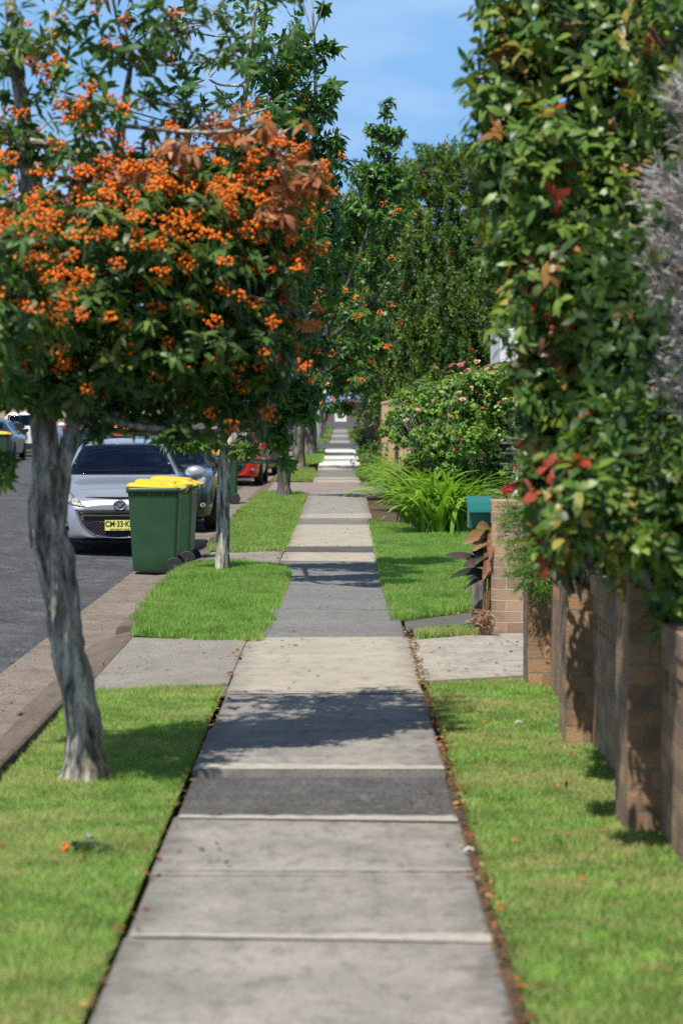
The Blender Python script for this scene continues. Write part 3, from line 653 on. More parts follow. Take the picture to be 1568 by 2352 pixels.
# third tree --------------------------------------------------------------
b3 = G(652, 1140); Y3 = b3.y
def T3(px, py, dy=0.0): return A(px, py, Y3 + dy)
limbs = [([b3 + Vector((0, 0, -.05)), T3(652, 1120), T3(650, 1060), T3(648, 1020)], [.20, .135, .125, .13]),
         ([T3(648, 1020), T3(660, 960, -.3), T3(700, 880, -.8), T3(760, 740, -1.4), T3(820, 600, -1.8), T3(868, 450, -2), T3(886, 330, -2), T3(890, 250, -2)], [.1, .09, .07, .05, .034, .024, .016, .008]),
         ([T3(648, 1020), T3(640, 950), T3(660, 800, -.4), T3(740, 560, -.8), T3(780, 430, -1.0)], [.09, .08, .07, .05, .02]),
         ([T3(700, 880, -.8), T3(790, 830, -1.6), T3(870, 780, -2.2)], [.05, .035, .015]), ([T3(740, 790, -1.2), T3(850, 700, -2), T3(900, 620, -2.5)], [.05, .035, .015])]
def c3(px, py, dy, rx, rz, n, pal=GREEN_SAT, bf=.07, droop=.35, ry=None):
    return (tuple(T3(px, py, dy)), (rx, ry or rx, rz), n, pal, bf, droop)
clumps = [c3(890, 250, -2, .14, .26, 18, bf=0), c3(868, 300, -2, .30, .16, 34, bf=0), c3(905, 310, -2, .26, .16, 30, bf=0), c3(835, 400, -1.8, .36, .26, 34, bf=0), c3(925, 410, -2.2, .30, .28, 30, bf=0), c3(880, 345, -2, .34, .2, 26, bf=0), c3(870, 390, -2, .34, .26, 46, bf=0), c3(880, 420, -2, .42, .40, 70, bf=.02), c3(840, 480, -1.8, .5, .45, 90, bf=.02), c3(905, 500, -2.2, .35, .4, 60, bf=.02),
          c3(800, 560, -1.5, .55, .5, 100, bf=.03), c3(860, 620, -2, .5, .5, 90, bf=.06), c3(760, 680, -1.2, .6, .55, 110), c3(840, 720, -2, .55, .4, 90, bf=.1), c3(720, 780, -.9, .55, .4, 90, bf=.05), c3(800, 800, -1.8, .5, .35, 80, bf=.10),
          c3(870, 790, -2.2, .35, .25, 46, bf=.12), c3(760, 870, -1.2, .55, .3, 90, bf=.06), c3(830, 870, -1.8, .40, .25, 60, bf=.08), c3(700, 900, -.6, .4, .3, 60, bf=.05), c3(780, 930, -1.3, .36, .14, 40, bf=.3), c3(740, 480, -.8, .6, .5, 80, bf=.02)]
build_tree('street_tree', 'dark barked street tree arching over the footpath in front of the reddish driveway', 'tree', b3, limbs, clumps,
           per=8, Lg=.15, Wd=.055, bark='bark_dark', group='berry trees along the kerb', leafm='leaf_gloss', berry_r=.016, berry_n=16, berry_c=.085, twig_p=.25)

# further street trees ----------------------------------------------------
def far_tree(px, py, label, r0, top, clump_spec, bark, Lg, n_b, seed, group='berry trees along the kerb', pal=GREEN_SAT, lean=0.0, berry=.08):
    b = G(px, py); Yb = b.y
    tp = b + Vector((lean, 0, top))
    limbs = [([b + Vector((0, 0, -.1)), b + Vector((0, 0, .25)), b.lerp(tp, .5), tp], [r0 * 1.5, r0 * 1.05, r0 * .9, r0 * .7])]
    cs = []
    for dx, dy, dz, rx, rz, n in clump_spec:
        c = b + Vector((dx, dy, dz)); cs.append((tuple(c), (rx, rx, rz), n, pal, berry, .35))
        limbs.append(([tp, tp.lerp(c, .5) + Vector((0, 0, .15)), c], [r0 * .5, r0 * .35, .02]))
    build_tree('street_tree', label, 'tree', b, limbs, cs, per=7, Lg=Lg, Wd=Lg * .38, bark=bark, group=group, leafm='leaf_gloss',
               berry_r=.024, berry_n=12, berry_c=.11, twig_p=.08, simple=True, sides=10, seed=seed)
far_tree(686, 1075, 'thin grey street tree just in front of the thick trunked one', .19, 2.3,
         [(.0, 0, 3.2, 1.0, .7, 110), (1.0, -.8, 3.0, .9, .6, 110), (1.4, -.5, 4.2, 1.0, .9, 110), (.2, .3, 4.6, 1.2, 1.0, 130), (1.9, -.8, 2.6, .6, .35, 60), (-.8, 0, 3.6, .9, .8, 90)], 'bark_mid', .19, 12, 5, berry=.14)
far_tree(708, 1045, 'thick trunked old street tree with flared roots', .33, 3.2,
         [(-2, 0, 5.0, 2.0, 1.5, 170), (0, 0, 6.5, 2.2, 1.7, 190), (1.6, -.5, 5.2, 1.7, 1.5, 170), (.2, -1, 4.2, 1.8, 1.0, 160), (-3.8, .5, 6.0, 2.0, 1.8, 150), (-1.8, 0, 8.2, 1.8, 1.3, 120), (2.4, -1, 3.6, 1.1, .8, 90)], 'bark_mid', .28, 12, 6, pal=[(.022, .065, .016, 5), (.035, .10, .02, 3), (.05, .12, .025, 1)], berry=.03)
far_tree(736, 1009, 'small leaning street tree beyond the cross street near the sign pole', .16, 2.6,
         [(.2, 0, 4.0, 1.6, 1.3, 110), (-1.5, 0, 4.6, 1.6, 1.4, 100), (1.3, -1, 3.8, 1.2, .8, 80)], 'bark_mid', .3, 12, 7, lean=.1, berry=.05)
far_tree(743, 1000, 'furthest slim street tree beyond the cross street', .15, 2.6,
         [(.1, 0, 4.2, 1.7, 1.4, 110), (1.0, 0, 5.2, 1.6, 1.3, 100)], 'bark_mid', .32, 12, 8, lean=.05, berry=.03)

# weeping bottlebrush tree -------------------------------------------------
def weeping_tree():
    Yb = 70.0; b = Vector((2.3, Yb, 0))
    t = root('weeping_tree', b, 'tall weeping bottlebrush tree with trailing branches behind the brick boundary wall', 'tree')
    limbs = [([b + Vector((0, 0, -.1)), b + Vector((.1, 0, 1.5)), b + Vector((.1, .1, 3))], [.3, .24, .2])]
    for k in range(9):
        a = k * .7; e = b + Vector((math.cos(a) * 1.7, math.sin(a) * 1.6, rnd.uniform(6.0, 8.6)))
        limbs.append(([b + Vector((.1, .1, 2.6)), b + Vector((math.cos(a) * .7, math.sin(a) * .7, 4.6)), e], [.10, .055, .015]))
    paths = [smooth_path(p, r, 5) for p, r in limbs]
    V, F = tubes(paths, 8, .06, 3); link('trunk', np_mesh('trunk', V, F), M['bark_dark'], t, True)
    blobs = [((1.0, 0, 5.9), (1.5, 1.6, 1.9), 260), ((2.6, -.3, 7.2), (1.6, 1.6, 1.9), 300), ((4.0, 0, 6.2), (1.5, 1.6, 1.9), 240), ((2.6, -.8, 5.0), (2.0, 1.7, 1.9), 360), ((1.2, -.8, 3.6), (1.4, 1.4, 1.5), 220), ((3.2, -1.0, 3.2), (1.5, 1.4, 1.4), 260),
             ((4.2, -.3, 4.6), (1.2, 1.4, 1.5), 160), ((3.0, -.4, 8.3), (1.0, 1.1, .8), 160), ((1.7, -.2, 8.0), (.8, .9, .6), 100), ((2.6, -1.8, 2.4), (1.5, .7, .7), 150), ((2.2, .8, 3.4), (1.8, .8, 1.9), 200), ((5.6, 0, 6.6), (1.1, 1.4, 1.9), 160), ((5.8, 0.2, 4.4), (1.1, 1.4, 1.6), 120), ((.2, .4, 5.0), (1.1, 1.2, 2.2), 200), ((1.2, -.6, 7.4), (1.2, 1.2, 1.2), 190), ((.5, -.3, 6.5), (1.1, 1.2, 1.3), 170), ((.7, -1.2, 4.2), (1.0, 1.0, 1.6), 150), ((3.6, -.5, 7.9), (1.2, 1.2, 1.0), 150)]
    pv, pd, pn, pl, pw, pc = [], [], [], [], [], []; tw = []; fl = []
    for (cx, cy, cz), r, n in blobs:
        n = int(n * 1.2); C, d = clump_pts((cx, Yb + cy, cz), r, n, .36)
        for i in range(n):
            up = cz > 7.4 or (d[i, 2] > .55 and cz > 5.5) or rng.uniform() < .33
            ln = rng.uniform(.3, .7) if up else rng.uniform(.5, 1.35); m = 34 if up else 54
            s = np.linspace(0, 1, m)[:, None]; sw = rng.normal(0, .22, 2)
            if up: dirv = norm(d[i] * .8 + np.array([0, 0, .8 if cz > 5.5 else .15]) + rng.normal(0, .45, 3)); p = C[i] + dirv * s * ln
            else: p = C[i] + np.concatenate([(d[i, 0] * .45 + sw[0]) * (s ** .6) * ln, (d[i, 1] * .45 + sw[1]) * (s ** .6) * ln, .12 * ln * np.sin(s * 2) - s ** 1.6 * ln], 1) + rng.normal(0, .02, (m, 3))
            D = rand_dir(m) * .9 + (np.array([0, 0, .9]) if up else np.array([0, 0, -.75])) ; D = norm(D)
            pv.append(p); pd.append(D); pn.append(rand_dir(m) + np.array([0, -.2, .8])); pl.append(rng.uniform(.09, .17, m)); pw.append(rng.uniform(.030, .055, m))
            base = palette(1, [(.105, .19, .034, 4), (.16, .26, .045, 3), (.065, .125, .03, 3), (.21, .29, .055, 1.6)], .15)
            k = np.clip(s - .75, 0, 1) * 1.2
            pc.append(base * (1 - k) + np.array([.15, .21, .04]) * k)
            if rng.uniform() < .55: tw.append(([Vector(q) for q in p[::max(1, m // 4)]], [.008] * len(p[::max(1, m // 4)])))
            if rng.uniform() < .04: fl.append(p[-1])
    V, F, k = leaf_arrays(np.concatenate(pv), np.concatenate(pd), np.concatenate(pn), np.concatenate(pl), np.concatenate(pw), .1, True)
    link('crown', np_mesh('crown', V, F, np.repeat(np.concatenate(pc), k, 0)), M['leaf'], t, True)
    V, F = tubes(tw, 3, 0, 3); link('branches', np_mesh('branches', V, F), M['bark_dark'], t, True)
    n = len(fl) * 14; c = np.repeat(np.array(fl), 14, 0) + rng.normal(0, .03, (n, 3))
    V, F, k = leaf_arrays(c, rand_dir(n), rand_dir(n), np.full(n, .09), np.full(n, .03), .1, True)
    link('red_flowers', np_mesh('red_flowers', V, F, np.repeat(palette(n, [(.5, .02, .015, 1)]), k, 0)), M['petal'], t, True)
weeping_tree()

# background trees ----------------------------------------------------------
def bg_tree(x, y, h, rx, label, pal, n=420, seed=1, group='trees behind the houses', lf=.34):
    b = Vector((x, y, gz(y)))
    limbs = [([b + Vector((0, 0, -.2)), b + Vector((.1, 0, h * .25)), b + Vector((.2, 0, h * .5))], [.35, .27, .2])]
    cs = []
    for k in range(9):
        a = k * 2.4 + seed; q = .3 + .5 * ((k * 37 % 10) / 10)
        c = b + Vector((math.cos(a) * rx * .6, math.sin(a) * rx * .6, h * (.32 + .55 * q)))
        cs.append((tuple(c), (rx * .55, rx * .55, h * .2), n // 9, pal, 0, .3))
        limbs.append(([b + Vector((.1, 0, h * .3)), (b + Vector((.1, 0, h * .3))).lerp(c, .6), c], [.14, .1, .04]))
    build_tree('background_tree', label, 'tree', b, limbs, cs, per=9, Lg=lf, Wd=lf * .42, bark='bark_dark', group=group, leafm='leaf', twig_p=.04, simple=True, sides=7, seed=seed)
DK = [(.03, .07, .02, 4), (.045, .095, .025, 3), (.06, .11, .03, 1)]
bg_tree(-8.0, 150, 9.5, 3.6, 'dark leafy tree filling the far end of the street above the parked cars', DK, 560, 2)
bg_tree(-15.2, 122, 6.5, 2.8, 'round dark tree behind the white four wheel drive', DK, 420, 3)
bg_tree(-18.5, 128, 8.0, 3.2, 'tall dark tree at the far left edge across the road', DK, 420, 5)
bg_tree(-3.4, 205, 9.0, 3.2, 'distant bushy tree straight down the street', DK, 360, 6)
bg_tree(-.6, 335, 4.6, 4.0, 'low dark tree closing the very end of the street', DK, 320, 9)
bg_tree(-7.5, 330, 9, 4.5, 'hazy tree left of the very end of the street', DK, 320, 10)
bg_tree(-14.8, 141, 6.0, 2.6, 'small round tree beside the pale house across the road', DK, 300, 12)
bg_tree(-16.5, 106, 7.0, 2.8, 'leafy tree on the far verge between the white and navy cars', DK, 360, 13)
bg_tree(3.4, 118, 6.0, 2.4, 'shady tree past the brick boundary wall at the cross street corner', [(.03, .075, .018, 3), (.05, .11, .02, 2)], 420, 7)
bg_tree(6.5, 88, 8.5, 3.0, 'broad tree standing behind the grey weatherboard house', DK, 460, 8)

# shrubs along the right of the path, far -------------------------------------
def shrub(name, label, loc, blobs, pal, Lg, Wd, leafm='leaf', per=6, flowers=None, simple=True, group=None, droop=.25, cat='shrub'):
    b = Vector(loc); t = root(name, b, label, cat, group)
    pv, pd, pn, pl, pw, pc = [], [], [], [], [], []; tw = []; fl = []
    for (c, r, n) in blobs:
        C, d = clump_pts(c, r, n, .4); a, e, f, l, w = rosettes(C, d, per, Lg, Wd, .5, droop)
        pv.append(a); pd.append(e); pn.append(f); pl.append(l); pw.append(w); pc.append(np.repeat(palette(n, pal, .15), per, 0) * rng.uniform(.8, 1.2, (n * per, 1)))
        for i in range(0, n, 3):
            e_ = Vector(C[i]); s_ = b + Vector((rnd.uniform(-.1, .1), rnd.uniform(-.1, .1), 0)); m_ = s_.lerp(e_, .5) + Vector((0, 0, .1 * e_.z)); tw.append(([s_, m_, e_], [.012, .008, .004]))
        if flowers: fl.append(C[(d[:, 2] > -.3) & (rng.uniform(0, 1, n) < flowers[0])] + np.array([0, -.05, .06]))
    V, F = tubes(tw, 4, 0, 2); link('stems', np_mesh('stems', V, F), M['bark_dark'], t, True)
    V, F, k = leaf_arrays(np.concatenate(pv), np.concatenate(pd), np.concatenate(pn), np.concatenate(pl), np.concatenate(pw), .2, simple)
    link('foliage', np_mesh('foliage', V, F, np.repeat(np.concatenate(pc), k, 0)), M[leafm], t, True)
    if flowers:
        fl = np.concatenate(fl); n = len(fl) * 9
        c = np.repeat(fl, 9, 0) + rng.normal(0, flowers[2] * .25, (n, 3))
        V, F, k = leaf_arrays(c, rand_dir(n) + np.array([0, 0, .4]), rand_dir(n), np.full(n, flowers[2]), np.full(n, flowers[2] * .8), -.3, True)
        tag(link('flowers', np_mesh('flowers', V, F, np.repeat(palette(n, flowers[1]), k, 0)), M['petal'], t, True), kind='stuff')
    return t
def blob(px, py, Y, rx, rz, n, ry=None): return (tuple(A(px, py, Y)), (rx, ry or rx, rz), n)
shrub('flowering_shrub', 'dark purple flowered shrub hanging over the path before the cross street', (1.2, 104, 0),
      [blob(842, 945, 104, .75, .75, 150), blob(860, 900, 104, .8, .7, 130), blob(845, 985, 103, .55, .5, 90)], [(.025, .06, .018, 3), (.035, .08, .02, 2)], .16, .07, flowers=(.10, [(.16, .02, .30, 1)], .12))
shrub('yellow_green_shrub', 'yellow green conifer like shrub against the end of the brick boundary wall', (1.35, 86, 0),
      [blob(868, 925, 86, .35, .7, 90), blob(872, 960, 86, .4, .5, 80)], [(.14, .19, .03, 3), (.10, .16, .03, 2)], .14, .035)
shrub('grey_shrub', 'grey blue leaved bush beside the path near the brick wall end', (1.05, 76, 0),
      [blob(848, 985, 76, .38, .5, 120), blob(838, 1010, 75, .35, .4, 90), blob(862, 1010, 76, .3, .5, 80)], [(.05, .065, .055, 3), (.035, .05, .042, 2)], .12, .02)
shrub('strappy_plant', 'bright lime strappy plant under the purple shrub', (.95, 100, 0), [blob(826, 1000, 100, .3, .4, 40)], [(.20, .26, .05, 1)], .30, .05)
shrub('rose_bush', 'low straggly rose seedling leaning into the path at the foot of the brick wall', (.85, 57, 0),
      [blob(845, 1060, 57, .40, .35, 70), blob(838, 1085, 56, .28, .2, 60), blob(860, 1030, 58, .4, .3, 50), blob(850, 1090, 55, .35, .16, 50)], [(.09, .19, .03, 4), (.05, .12, .025, 3), (.22, .17, .03, .5)], .105, .055, per=5)

# rose bush ----------------------------------------------------------------
def rose_bush():
    Yr = 35.0; b = Vector((1.75, Yr, 0))
    t = root('rose_bush', b, 'big straggly rose bush with pink blooms behind the strap leaved clump', 'rose bush')
    blobs = [blob(960, 1060, 35.6, .34, .22, 110), blob(1030, 1075, 35, .36, .2, 110), blob(1110, 1085, 35.2, .36, .2, 110), blob(1170, 1010, 35.4, .3, .4, 120), blob(885, 985, 36.8, .14, .12, 30), blob(925, 905, 36, .14, .12, 34), blob(975, 880, 36, .16, .10, 34), blob(940, 950, 36, .36, .36, 170), blob(1010, 930, 35.5, .40, .40, 220), blob(1080, 930, 35, .42, .42, 240), blob(1140, 920, 35, .40, .42, 220), blob(1000, 1010, 35, .42, .32, 210), blob(1080, 1010, 34.6, .42, .32, 220), blob(1140, 1010, 35, .36, .34, 180),
             blob(930, 1000, 36, .26, .22, 90), blob(1110, 870, 35, .40, .22, 140), blob(1040, 880, 35.4, .22, .16, 50), blob(1160, 850, 35, .25, .16, 60), blob(1070, 1080, 34.8, .4, .2, 90), blob(905, 960, 36.5, .16, .14, 40), blob(1150, 1080, 35, .3, .24, 80)]
    pal = [(.14, .255, .045, 4), (.20, .33, .055, 3.5), (.08, .155, .036, 3), (.36, .29, .06, .4), (.28, .07, .035, .22)]
    pv, pd, pn, pl, pw, pc, tips = [], [], [], [], [], [], []
    for c, r, n in blobs:
        n = int(n * 1.3); C, d = clump_pts(c, r, n, .45); a, e, f, l, w = rosettes(C, d, 6, .074, .042, .4, .4)
        pv.append(a); pd.append(e); pn.append(f); pl.append(l); pw.append(w); pc.append(np.repeat(palette(n, pal, .15), 6, 0)); tips.append(C)
    V, F, k = leaf_arrays(np.concatenate(pv), np.concatenate(pd), np.concatenate(pn), np.concatenate(pl), np.concatenate(pw), .2)
    link('foliage', np_mesh('foliage', V, F, np.repeat(np.concatenate(pc), k, 0)), M['leaf'], t, True)
    tips = np.concatenate(tips); tw = []
    hubs = [A(1150, 1120, 35), A(1120, 1110, 34.8), A(1060, 1090, 34.8), A(1000, 1080, 35), A(1170, 1090, 35)]
    main = [([b + Vector((.55, 0, 0)), A(1160, 1130, 35), A(1110, 1115, 34.8), A(1040, 1085, 34.8)], [.03, .028, .022, .012]),
            ([b + Vector((.6, 0, 0)), A(1165, 1100, 35), A(1168, 1040, 35), A(1150, 960, 35)], [.025, .02, .016, .008]),
            ([b + Vector((-.3, 0, 0)), A(1010, 1100, 35), A(1020, 1040, 35), A(985, 960, 35.3)], [.018, .014, .012, .006]),
            ([b + Vector((-.1, .1, 0)), A(1060, 1090, 35), A(1075, 1000, 35), A(1090, 880, 35)], [.018, .014, .012, .006])]
    for i in range(0, len(tips), 9):
        e_ = Vector(tips[i]); h_ = min(hubs, key=lambda q: (q - e_).length)
        tw.append(([h_, h_.lerp(e_, .5) + Vector((rnd.uniform(-.08, .08), rnd.uniform(-.08, .08), rnd.uniform(-.05, .06))), e_], [.007, .004, .002]))
    V, F = tubes([smooth_path(p, r) for p, r in main] + tw, 5, .05, 4); link('stems', np_mesh('stems', V, F), M['bark_mid'], t, True)
    fl = [(1040, 843, 0), (1066, 838, 0), (1092, 833, 1), (1122, 845, 0), (1140, 848, 1), (1056, 842, 0), (1075, 855, 0), (1120, 852, 1), (1012, 905, 2), (1055, 905, 2), (1062, 922, 1), (1073, 920, 0), (1160, 921, 2), (1154, 870, 2), (1163, 860, 2), (1100, 835, 2), (958, 945, 1), (934, 970, 2), (1000, 848, 0), (1170, 895, 1), (1128, 862, 2), (998, 924, 1)]
    cols = [(.76, .30, .40), (.80, .50, .53), (.80, .70, .67)]
    proto = {}
    for k_ in range(3):
        V_, F_, T_ = [], [], []; n = 26
        i = np.arange(n); a = i * 2.4; tl = np.clip(i / n, .1, 1)
        p = np.stack([np.cos(a) * .008 * tl, np.sin(a) * .008 * tl, .02 - .01 * tl], 1)
        D = np.stack([np.cos(a) * (.3 + tl), np.sin(a) * (.3 + tl), 1.2 - tl * .9], 1)
        V, F, k = leaf_arrays(p, D, np.stack([-np.cos(a), -np.sin(a), tl * 1.2], 1), .026 + .016 * tl, .030 + .016 * tl, -.25)
        col = np.array(cols[k_])[None] * (1.15 - .3 * (1 - tl))[:, None]
        proto[k_] = np_mesh('rose_bloom', V, F, np.repeat(col, k, 0)); proto[k_].materials.append(M['petal'])
    for px, py, k_ in fl:
        p = A(px, py, 34.7 + rnd.uniform(-.2, .2)); o = bpy.data.objects.new('rose_bloom', proto[k_]); COL.objects.link(o); o.parent = t
        o.location = p - b; o.rotation_euler = (rnd.uniform(.2, 1.0), rnd.uniform(-.4, .4), rnd.uniform(0, 6)); s = rnd.uniform(.95, 1.3); o.scale = (s, s, s)
rose_bush()

# strap-leaved clump ---------------------------------------------------------
def strap_clump():
    b = G(965, 1215); t = root('strap_leaf_plant', b, 'big clump of arching bright green strap leaves on the verge beside the path', 'plant')
    cs = [(1000, 1225, 120), (950, 1200, 110), (1040, 1222, 90), (945, 1165, 110), (975, 1168, 110), (940, 1130, 100), (965, 1120, 100), (1005, 1172, 100), (955, 1095, 70), (985, 1110, 70), (1050, 1190, 60), (930, 1150, 70)]
    V = []; F = []; T = []
    for px, py, n in cs:
        o = G(px, py)
        for i in range(int(n * 1.5)):
            a = rnd.uniform(0, 6.283); ln = rnd.uniform(.85, 1.45); w = rnd.uniform(.048, .080); el = rnd.uniform(1.1, 1.55)
            p = o + Vector((rnd.gauss(0, .10), rnd.gauss(0, .3), 0)); m = 7; hd = Vector((math.cos(a), math.sin(a), 0)); sd = Vector((-hd.y, hd.x, 0))
            base = len(V); col = palette(1, [(.19, .34, .04, 4), (.12, .24, .034, 3), (.27, .40, .06, 2), (.40, .32, .06, .25)], .12)[0]
            q = p.copy(); e = el; tw = rnd.uniform(-.5, .5)
            for j in range(m):
                s = j / (m - 1); ww = w * (1 - .85 * s ** 3) * (.7 + .6 * min(1, s * 4)) / 1.3
                sv = (sd * math.cos(tw * s) + Vector((0, 0, 1)) * math.sin(tw * s))
                V += [tuple(q - sv * ww / 2), tuple(q + sv * ww / 2)]; T += [col, col]
                q = q + (hd * math.cos(e) + Vector((0, 0, 1)) * math.sin(e)) * ln / (m - 1); e -= rnd.uniform(.16, .42)
                if q.z < .01: q.z = .01
            for j in range(m - 1): F.append((base + j * 2, base + j * 2 + 1, base + j * 2 + 3, base + j * 2 + 2))
    link('leaves', np_mesh('leaves', np.array(V), [np.array(F)], np.array(T)), M['leaf_gloss'], t, True)
strap_clump()

# ------------------------------------------------------------------ near right: wall, hedge, shrubs
def brick_obj(name, bm, m, parent, ox=0.0):
    o = bm_obj(name, bm, m, parent, True); box_uv(o.data, ox); return o
wb = Vector((1.30, 9, 0))
wall = root('garden_wall', wb, 'low brown brick garden wall with pierced top course under the hedge', 'wall')
WT = .875
def wall_panel(y0, y1):
    bm = bmesh.new()
    box(bm, 1.30, 1.42, y0, y1, -.10, .602)
    y = y0
    while y < y1 - .02:
        box(bm, 1.302, 1.418, y, min(y + .10, y1), .602, .688); y += .175
    box(bm, 1.295, 1.425, y0, y1, .688, .774, .004)
    box(bm, 1.285, 1.435, y0, y1, .775, WT, .006)
    return bm
for y0, y1 in ((4.9, 7.15), (7.57, 9.80), (10.26, 12.48), (12.92, 15.03)): brick_obj('wall_panel', wall_panel(y0, y1), M['brick'], wall)
for y0 in (7.16, 9.81, 12.49, 15.04):
    bm = bmesh.new(); box(bm, 1.165, 1.43, y0, y0 + .43, -.06, 1.032, .005); box(bm, 1.15, 1.445, y0 - .015, y0 + .445, 1.033, 1.118, .008)
    brick_obj('pier', bm, M['brick'], wall, .06)
bm = bmesh.new(); box(bm, 1.24, 1.50, 4.9, 15.5, -.14, -.035, .01); bm_obj('footing', bm, M['concrete'], wall, True)

bp_ = Vector((1.29, 18.8, 0))
pier = root('brick_gatepost', bp_, 'weathered light brown brick gate pier with chamfered corner beside the mailbox', 'gate pier')
bm = bmesh.new()
for k in range(12):
    z0 = -.01 + k * .0867; j = rnd.uniform(-.003, .003); c = .035
    pts = [(1.165 + c, 18.70), (1.165, 18.70 + c), (1.165, 19.08), (1.43, 19.08), (1.43, 18.70)]
    vb = [bm.verts.new((x + j, y, z0)) for x, y in pts]; vt = [bm.verts.new((x + j, y, z0 + .0855)) for x, y in pts]
    n = len(pts); bm.faces.new(vb[::-1]); bm.faces.new(vt)
    for i in range(n): bm.faces.new((vb[i], vb[(i + 1) % n], vt[(i + 1) % n], vt[i]))
o = brick_obj('pier', bm, M['brick_pier'], pier, .045)

# mailbox on its post
mb = G(1102, 1375); mb = Vector((1.075, 19.02, 0))
mbx = root('mailbox', mb, 'teal metal letterbox with a sloping lid on a grey timber post', 'mailbox')
bm = bmesh.new(); box(bm, -.045, .045, -.02, .07, -.05, .80, .004); bm_obj('post', bm, M['timber'], mbx)
bm = bmesh.new()
x0, x1, y0, y1, z0, z1 = -.078, .10, -.15, .15, .805, 1.0
prof = [(y0, z0), (y0 - .005, z1 - .045), (y0 - .005, z1 - .035), (y1, z1 + .03), (y1, z0)]
va = [bm.verts.new((x0, y, z)) for y, z in prof]; vb = [bm.verts.new((x1, y, z)) for y, z in prof]
bm.faces.new(va); bm.faces.new(vb[::-1])
for i in range(5): bm.faces.new((va[i], va[(i + 1) % 5], vb[(i + 1) % 5], vb[i]))
bmesh.ops.bevel(bm, geom=list(bm.edges), offset=.004, segments=2, affect='EDGES'); bm_obj('box', bm, M['teal'], mbx)
bm = bmesh.new(); prof = [(y0 - .075, z1 - .065), (y0 - .07, z1 - .045), (y0 + .02, z1 + .005), (y1 + .02, z1 + .05), (y1 + .02, z1 + .042), (y0 + .02, z1 - .002), (y0 - .064, z1 - .05), (y0 - .068, z1 - .067)]
va = [bm.verts.new((x0 - .012, y, z)) for y, z in prof]; vb = [bm.verts.new((x1 + .012, y, z)) for y, z in prof]; n = len(prof)
bm.faces.new(va); bm.faces.new(vb[::-1])
for i in range(n): bm.faces.new((va[i], va[(i + 1) % n], vb[(i + 1) % n], vb[i]))
bm_obj('lid', bm, M['teal'], mbx)
bm = bmesh.new(); box(bm, x0 + .012, x1 - .012, y0 - .008, y0 + .01, z1 - .075, z1 - .05); bm_obj('mail_slot', bm, M['teal_dark'], mbx)

# broad-leaved plant at the gate pier, pot, dry tuft
def big_leaf(bm, base, tip, w, droop, fold=.25, n=8, curl=0.0, up=Vector((0, 0, 1))):
    base, tip = Vector(base), Vector(tip); d = tip - base; s = d.cross(up); s = s.normalized() if s.length > 1e-6 else Vector((1, 0, 0)); nn = s.cross(d).normalized()
    rows = []
    for i in range(n + 1):
        t = i / n; c = base + d * t + Vector((0, 0, 1)) * (4 * droop * t * (1 - t)); ww = w * math.sin(math.pi * min(1, .06 + t * .94)) ** .7 * (1 if t < 1 else 0.02)
        rip = curl * math.sin(t * 21) * w
        rows.append([bm.verts.new(c - s * ww + nn * (ww * fold + rip)), bm.verts.new(c), bm.verts.new(c + s * ww + nn * (ww * fold - rip))])
    for a, b in zip(rows, rows[1:]):
        for k in range(2): bm.faces.new((a[k], a[k + 1], b[k + 1], b[k]))
pl = Vector((1.12, 18.86, 0))
plant = root('broad_leaf_plant', pl, 'canna with purple and withered brown leaves beside the mailbox post', 'plant')
M['purple_leaf'] = plain('purple_leaf', (.11, .072, .07), .4, c2=(.06, .045, .04), scale=14)
M['dark_leaf'] = plain('dark_green_leaf', (.028, .045, .03), .38, c2=(.045, .04, .03), scale=10)
M['olive_leaf'] = plain('olive_brown_leaf', (.17, .15, .05), .5, c2=(.22, .10, .045), scale=16)
M['withered'] = plain('withered_leaf', (.23, .10, .05), .8, c2=(.13, .055, .03), scale=20, bump=.4)
def lf(pxs, mats, w, droop=.02, fold=.25, curl=0.0, dy=0.0):
    bm = bmesh.new(); a = A(pxs[0], pxs[1], 18.86 + dy); b = A(pxs[2], pxs[3], 18.70 + dy); big_leaf(bm, a, b, w * 1.6, droop, fold, curl=curl, up=Vector((.1, -.9, .45)))
    bm_obj('leaf', bm, M[mats], plant, True, True)
lf((1125, 1292, 1062, 1302), 'purple_leaf', .030, .015); lf((1110, 1290, 1020, 1276), 'purple_leaf', .018, .02); lf((1130, 1275, 1085, 1300), 'dark_leaf', .028, .05); lf((1128, 1320, 1030, 1330), 'dark_leaf', .020, .04)
lf((1130, 1325, 1070, 1333), 'dark_leaf', .013, .02); lf((1130, 1328, 1062, 1362), 'dark_leaf', .013, .05); lf((1120, 1300, 1080, 1262), 'dark_leaf', .025, .02, dy=.06)
lf((1130, 1225, 1060, 1252), 'olive_leaf', .030, .03, curl=.18); lf((1128, 1218, 1092, 1214), 'olive_leaf', .024, .03, curl=.1); lf((1130, 1240, 1082, 1268), 'olive_leaf', .026, .03, curl=.22)
lf((1122, 1232, 1118, 1330), 'withered', .026, 0, .7, .3); lf((1126, 1270, 1108, 1335), 'withered', .018, 0, .7, .3, -.03); lf((1126, 1215, 1124, 1290), 'withered', .018, 0, .7, .3, -.03)
V, F = tubes([smooth_path([Vector((1.12, 18.86, -.02)), A(1122, 1380, 18.86), A(1125, 1300, 18.86), A(1127, 1225, 18.86)], [.018, .016, .014, .01]), smooth_path([Vector((1.10, 18.84, -.02)), A(1112, 1370, 18.84), A(1116, 1300, 18.84)], [.014, .012, .01])], 7, .05)
link('stem', np_mesh('stem', V, F), M['withered'], plant, True)
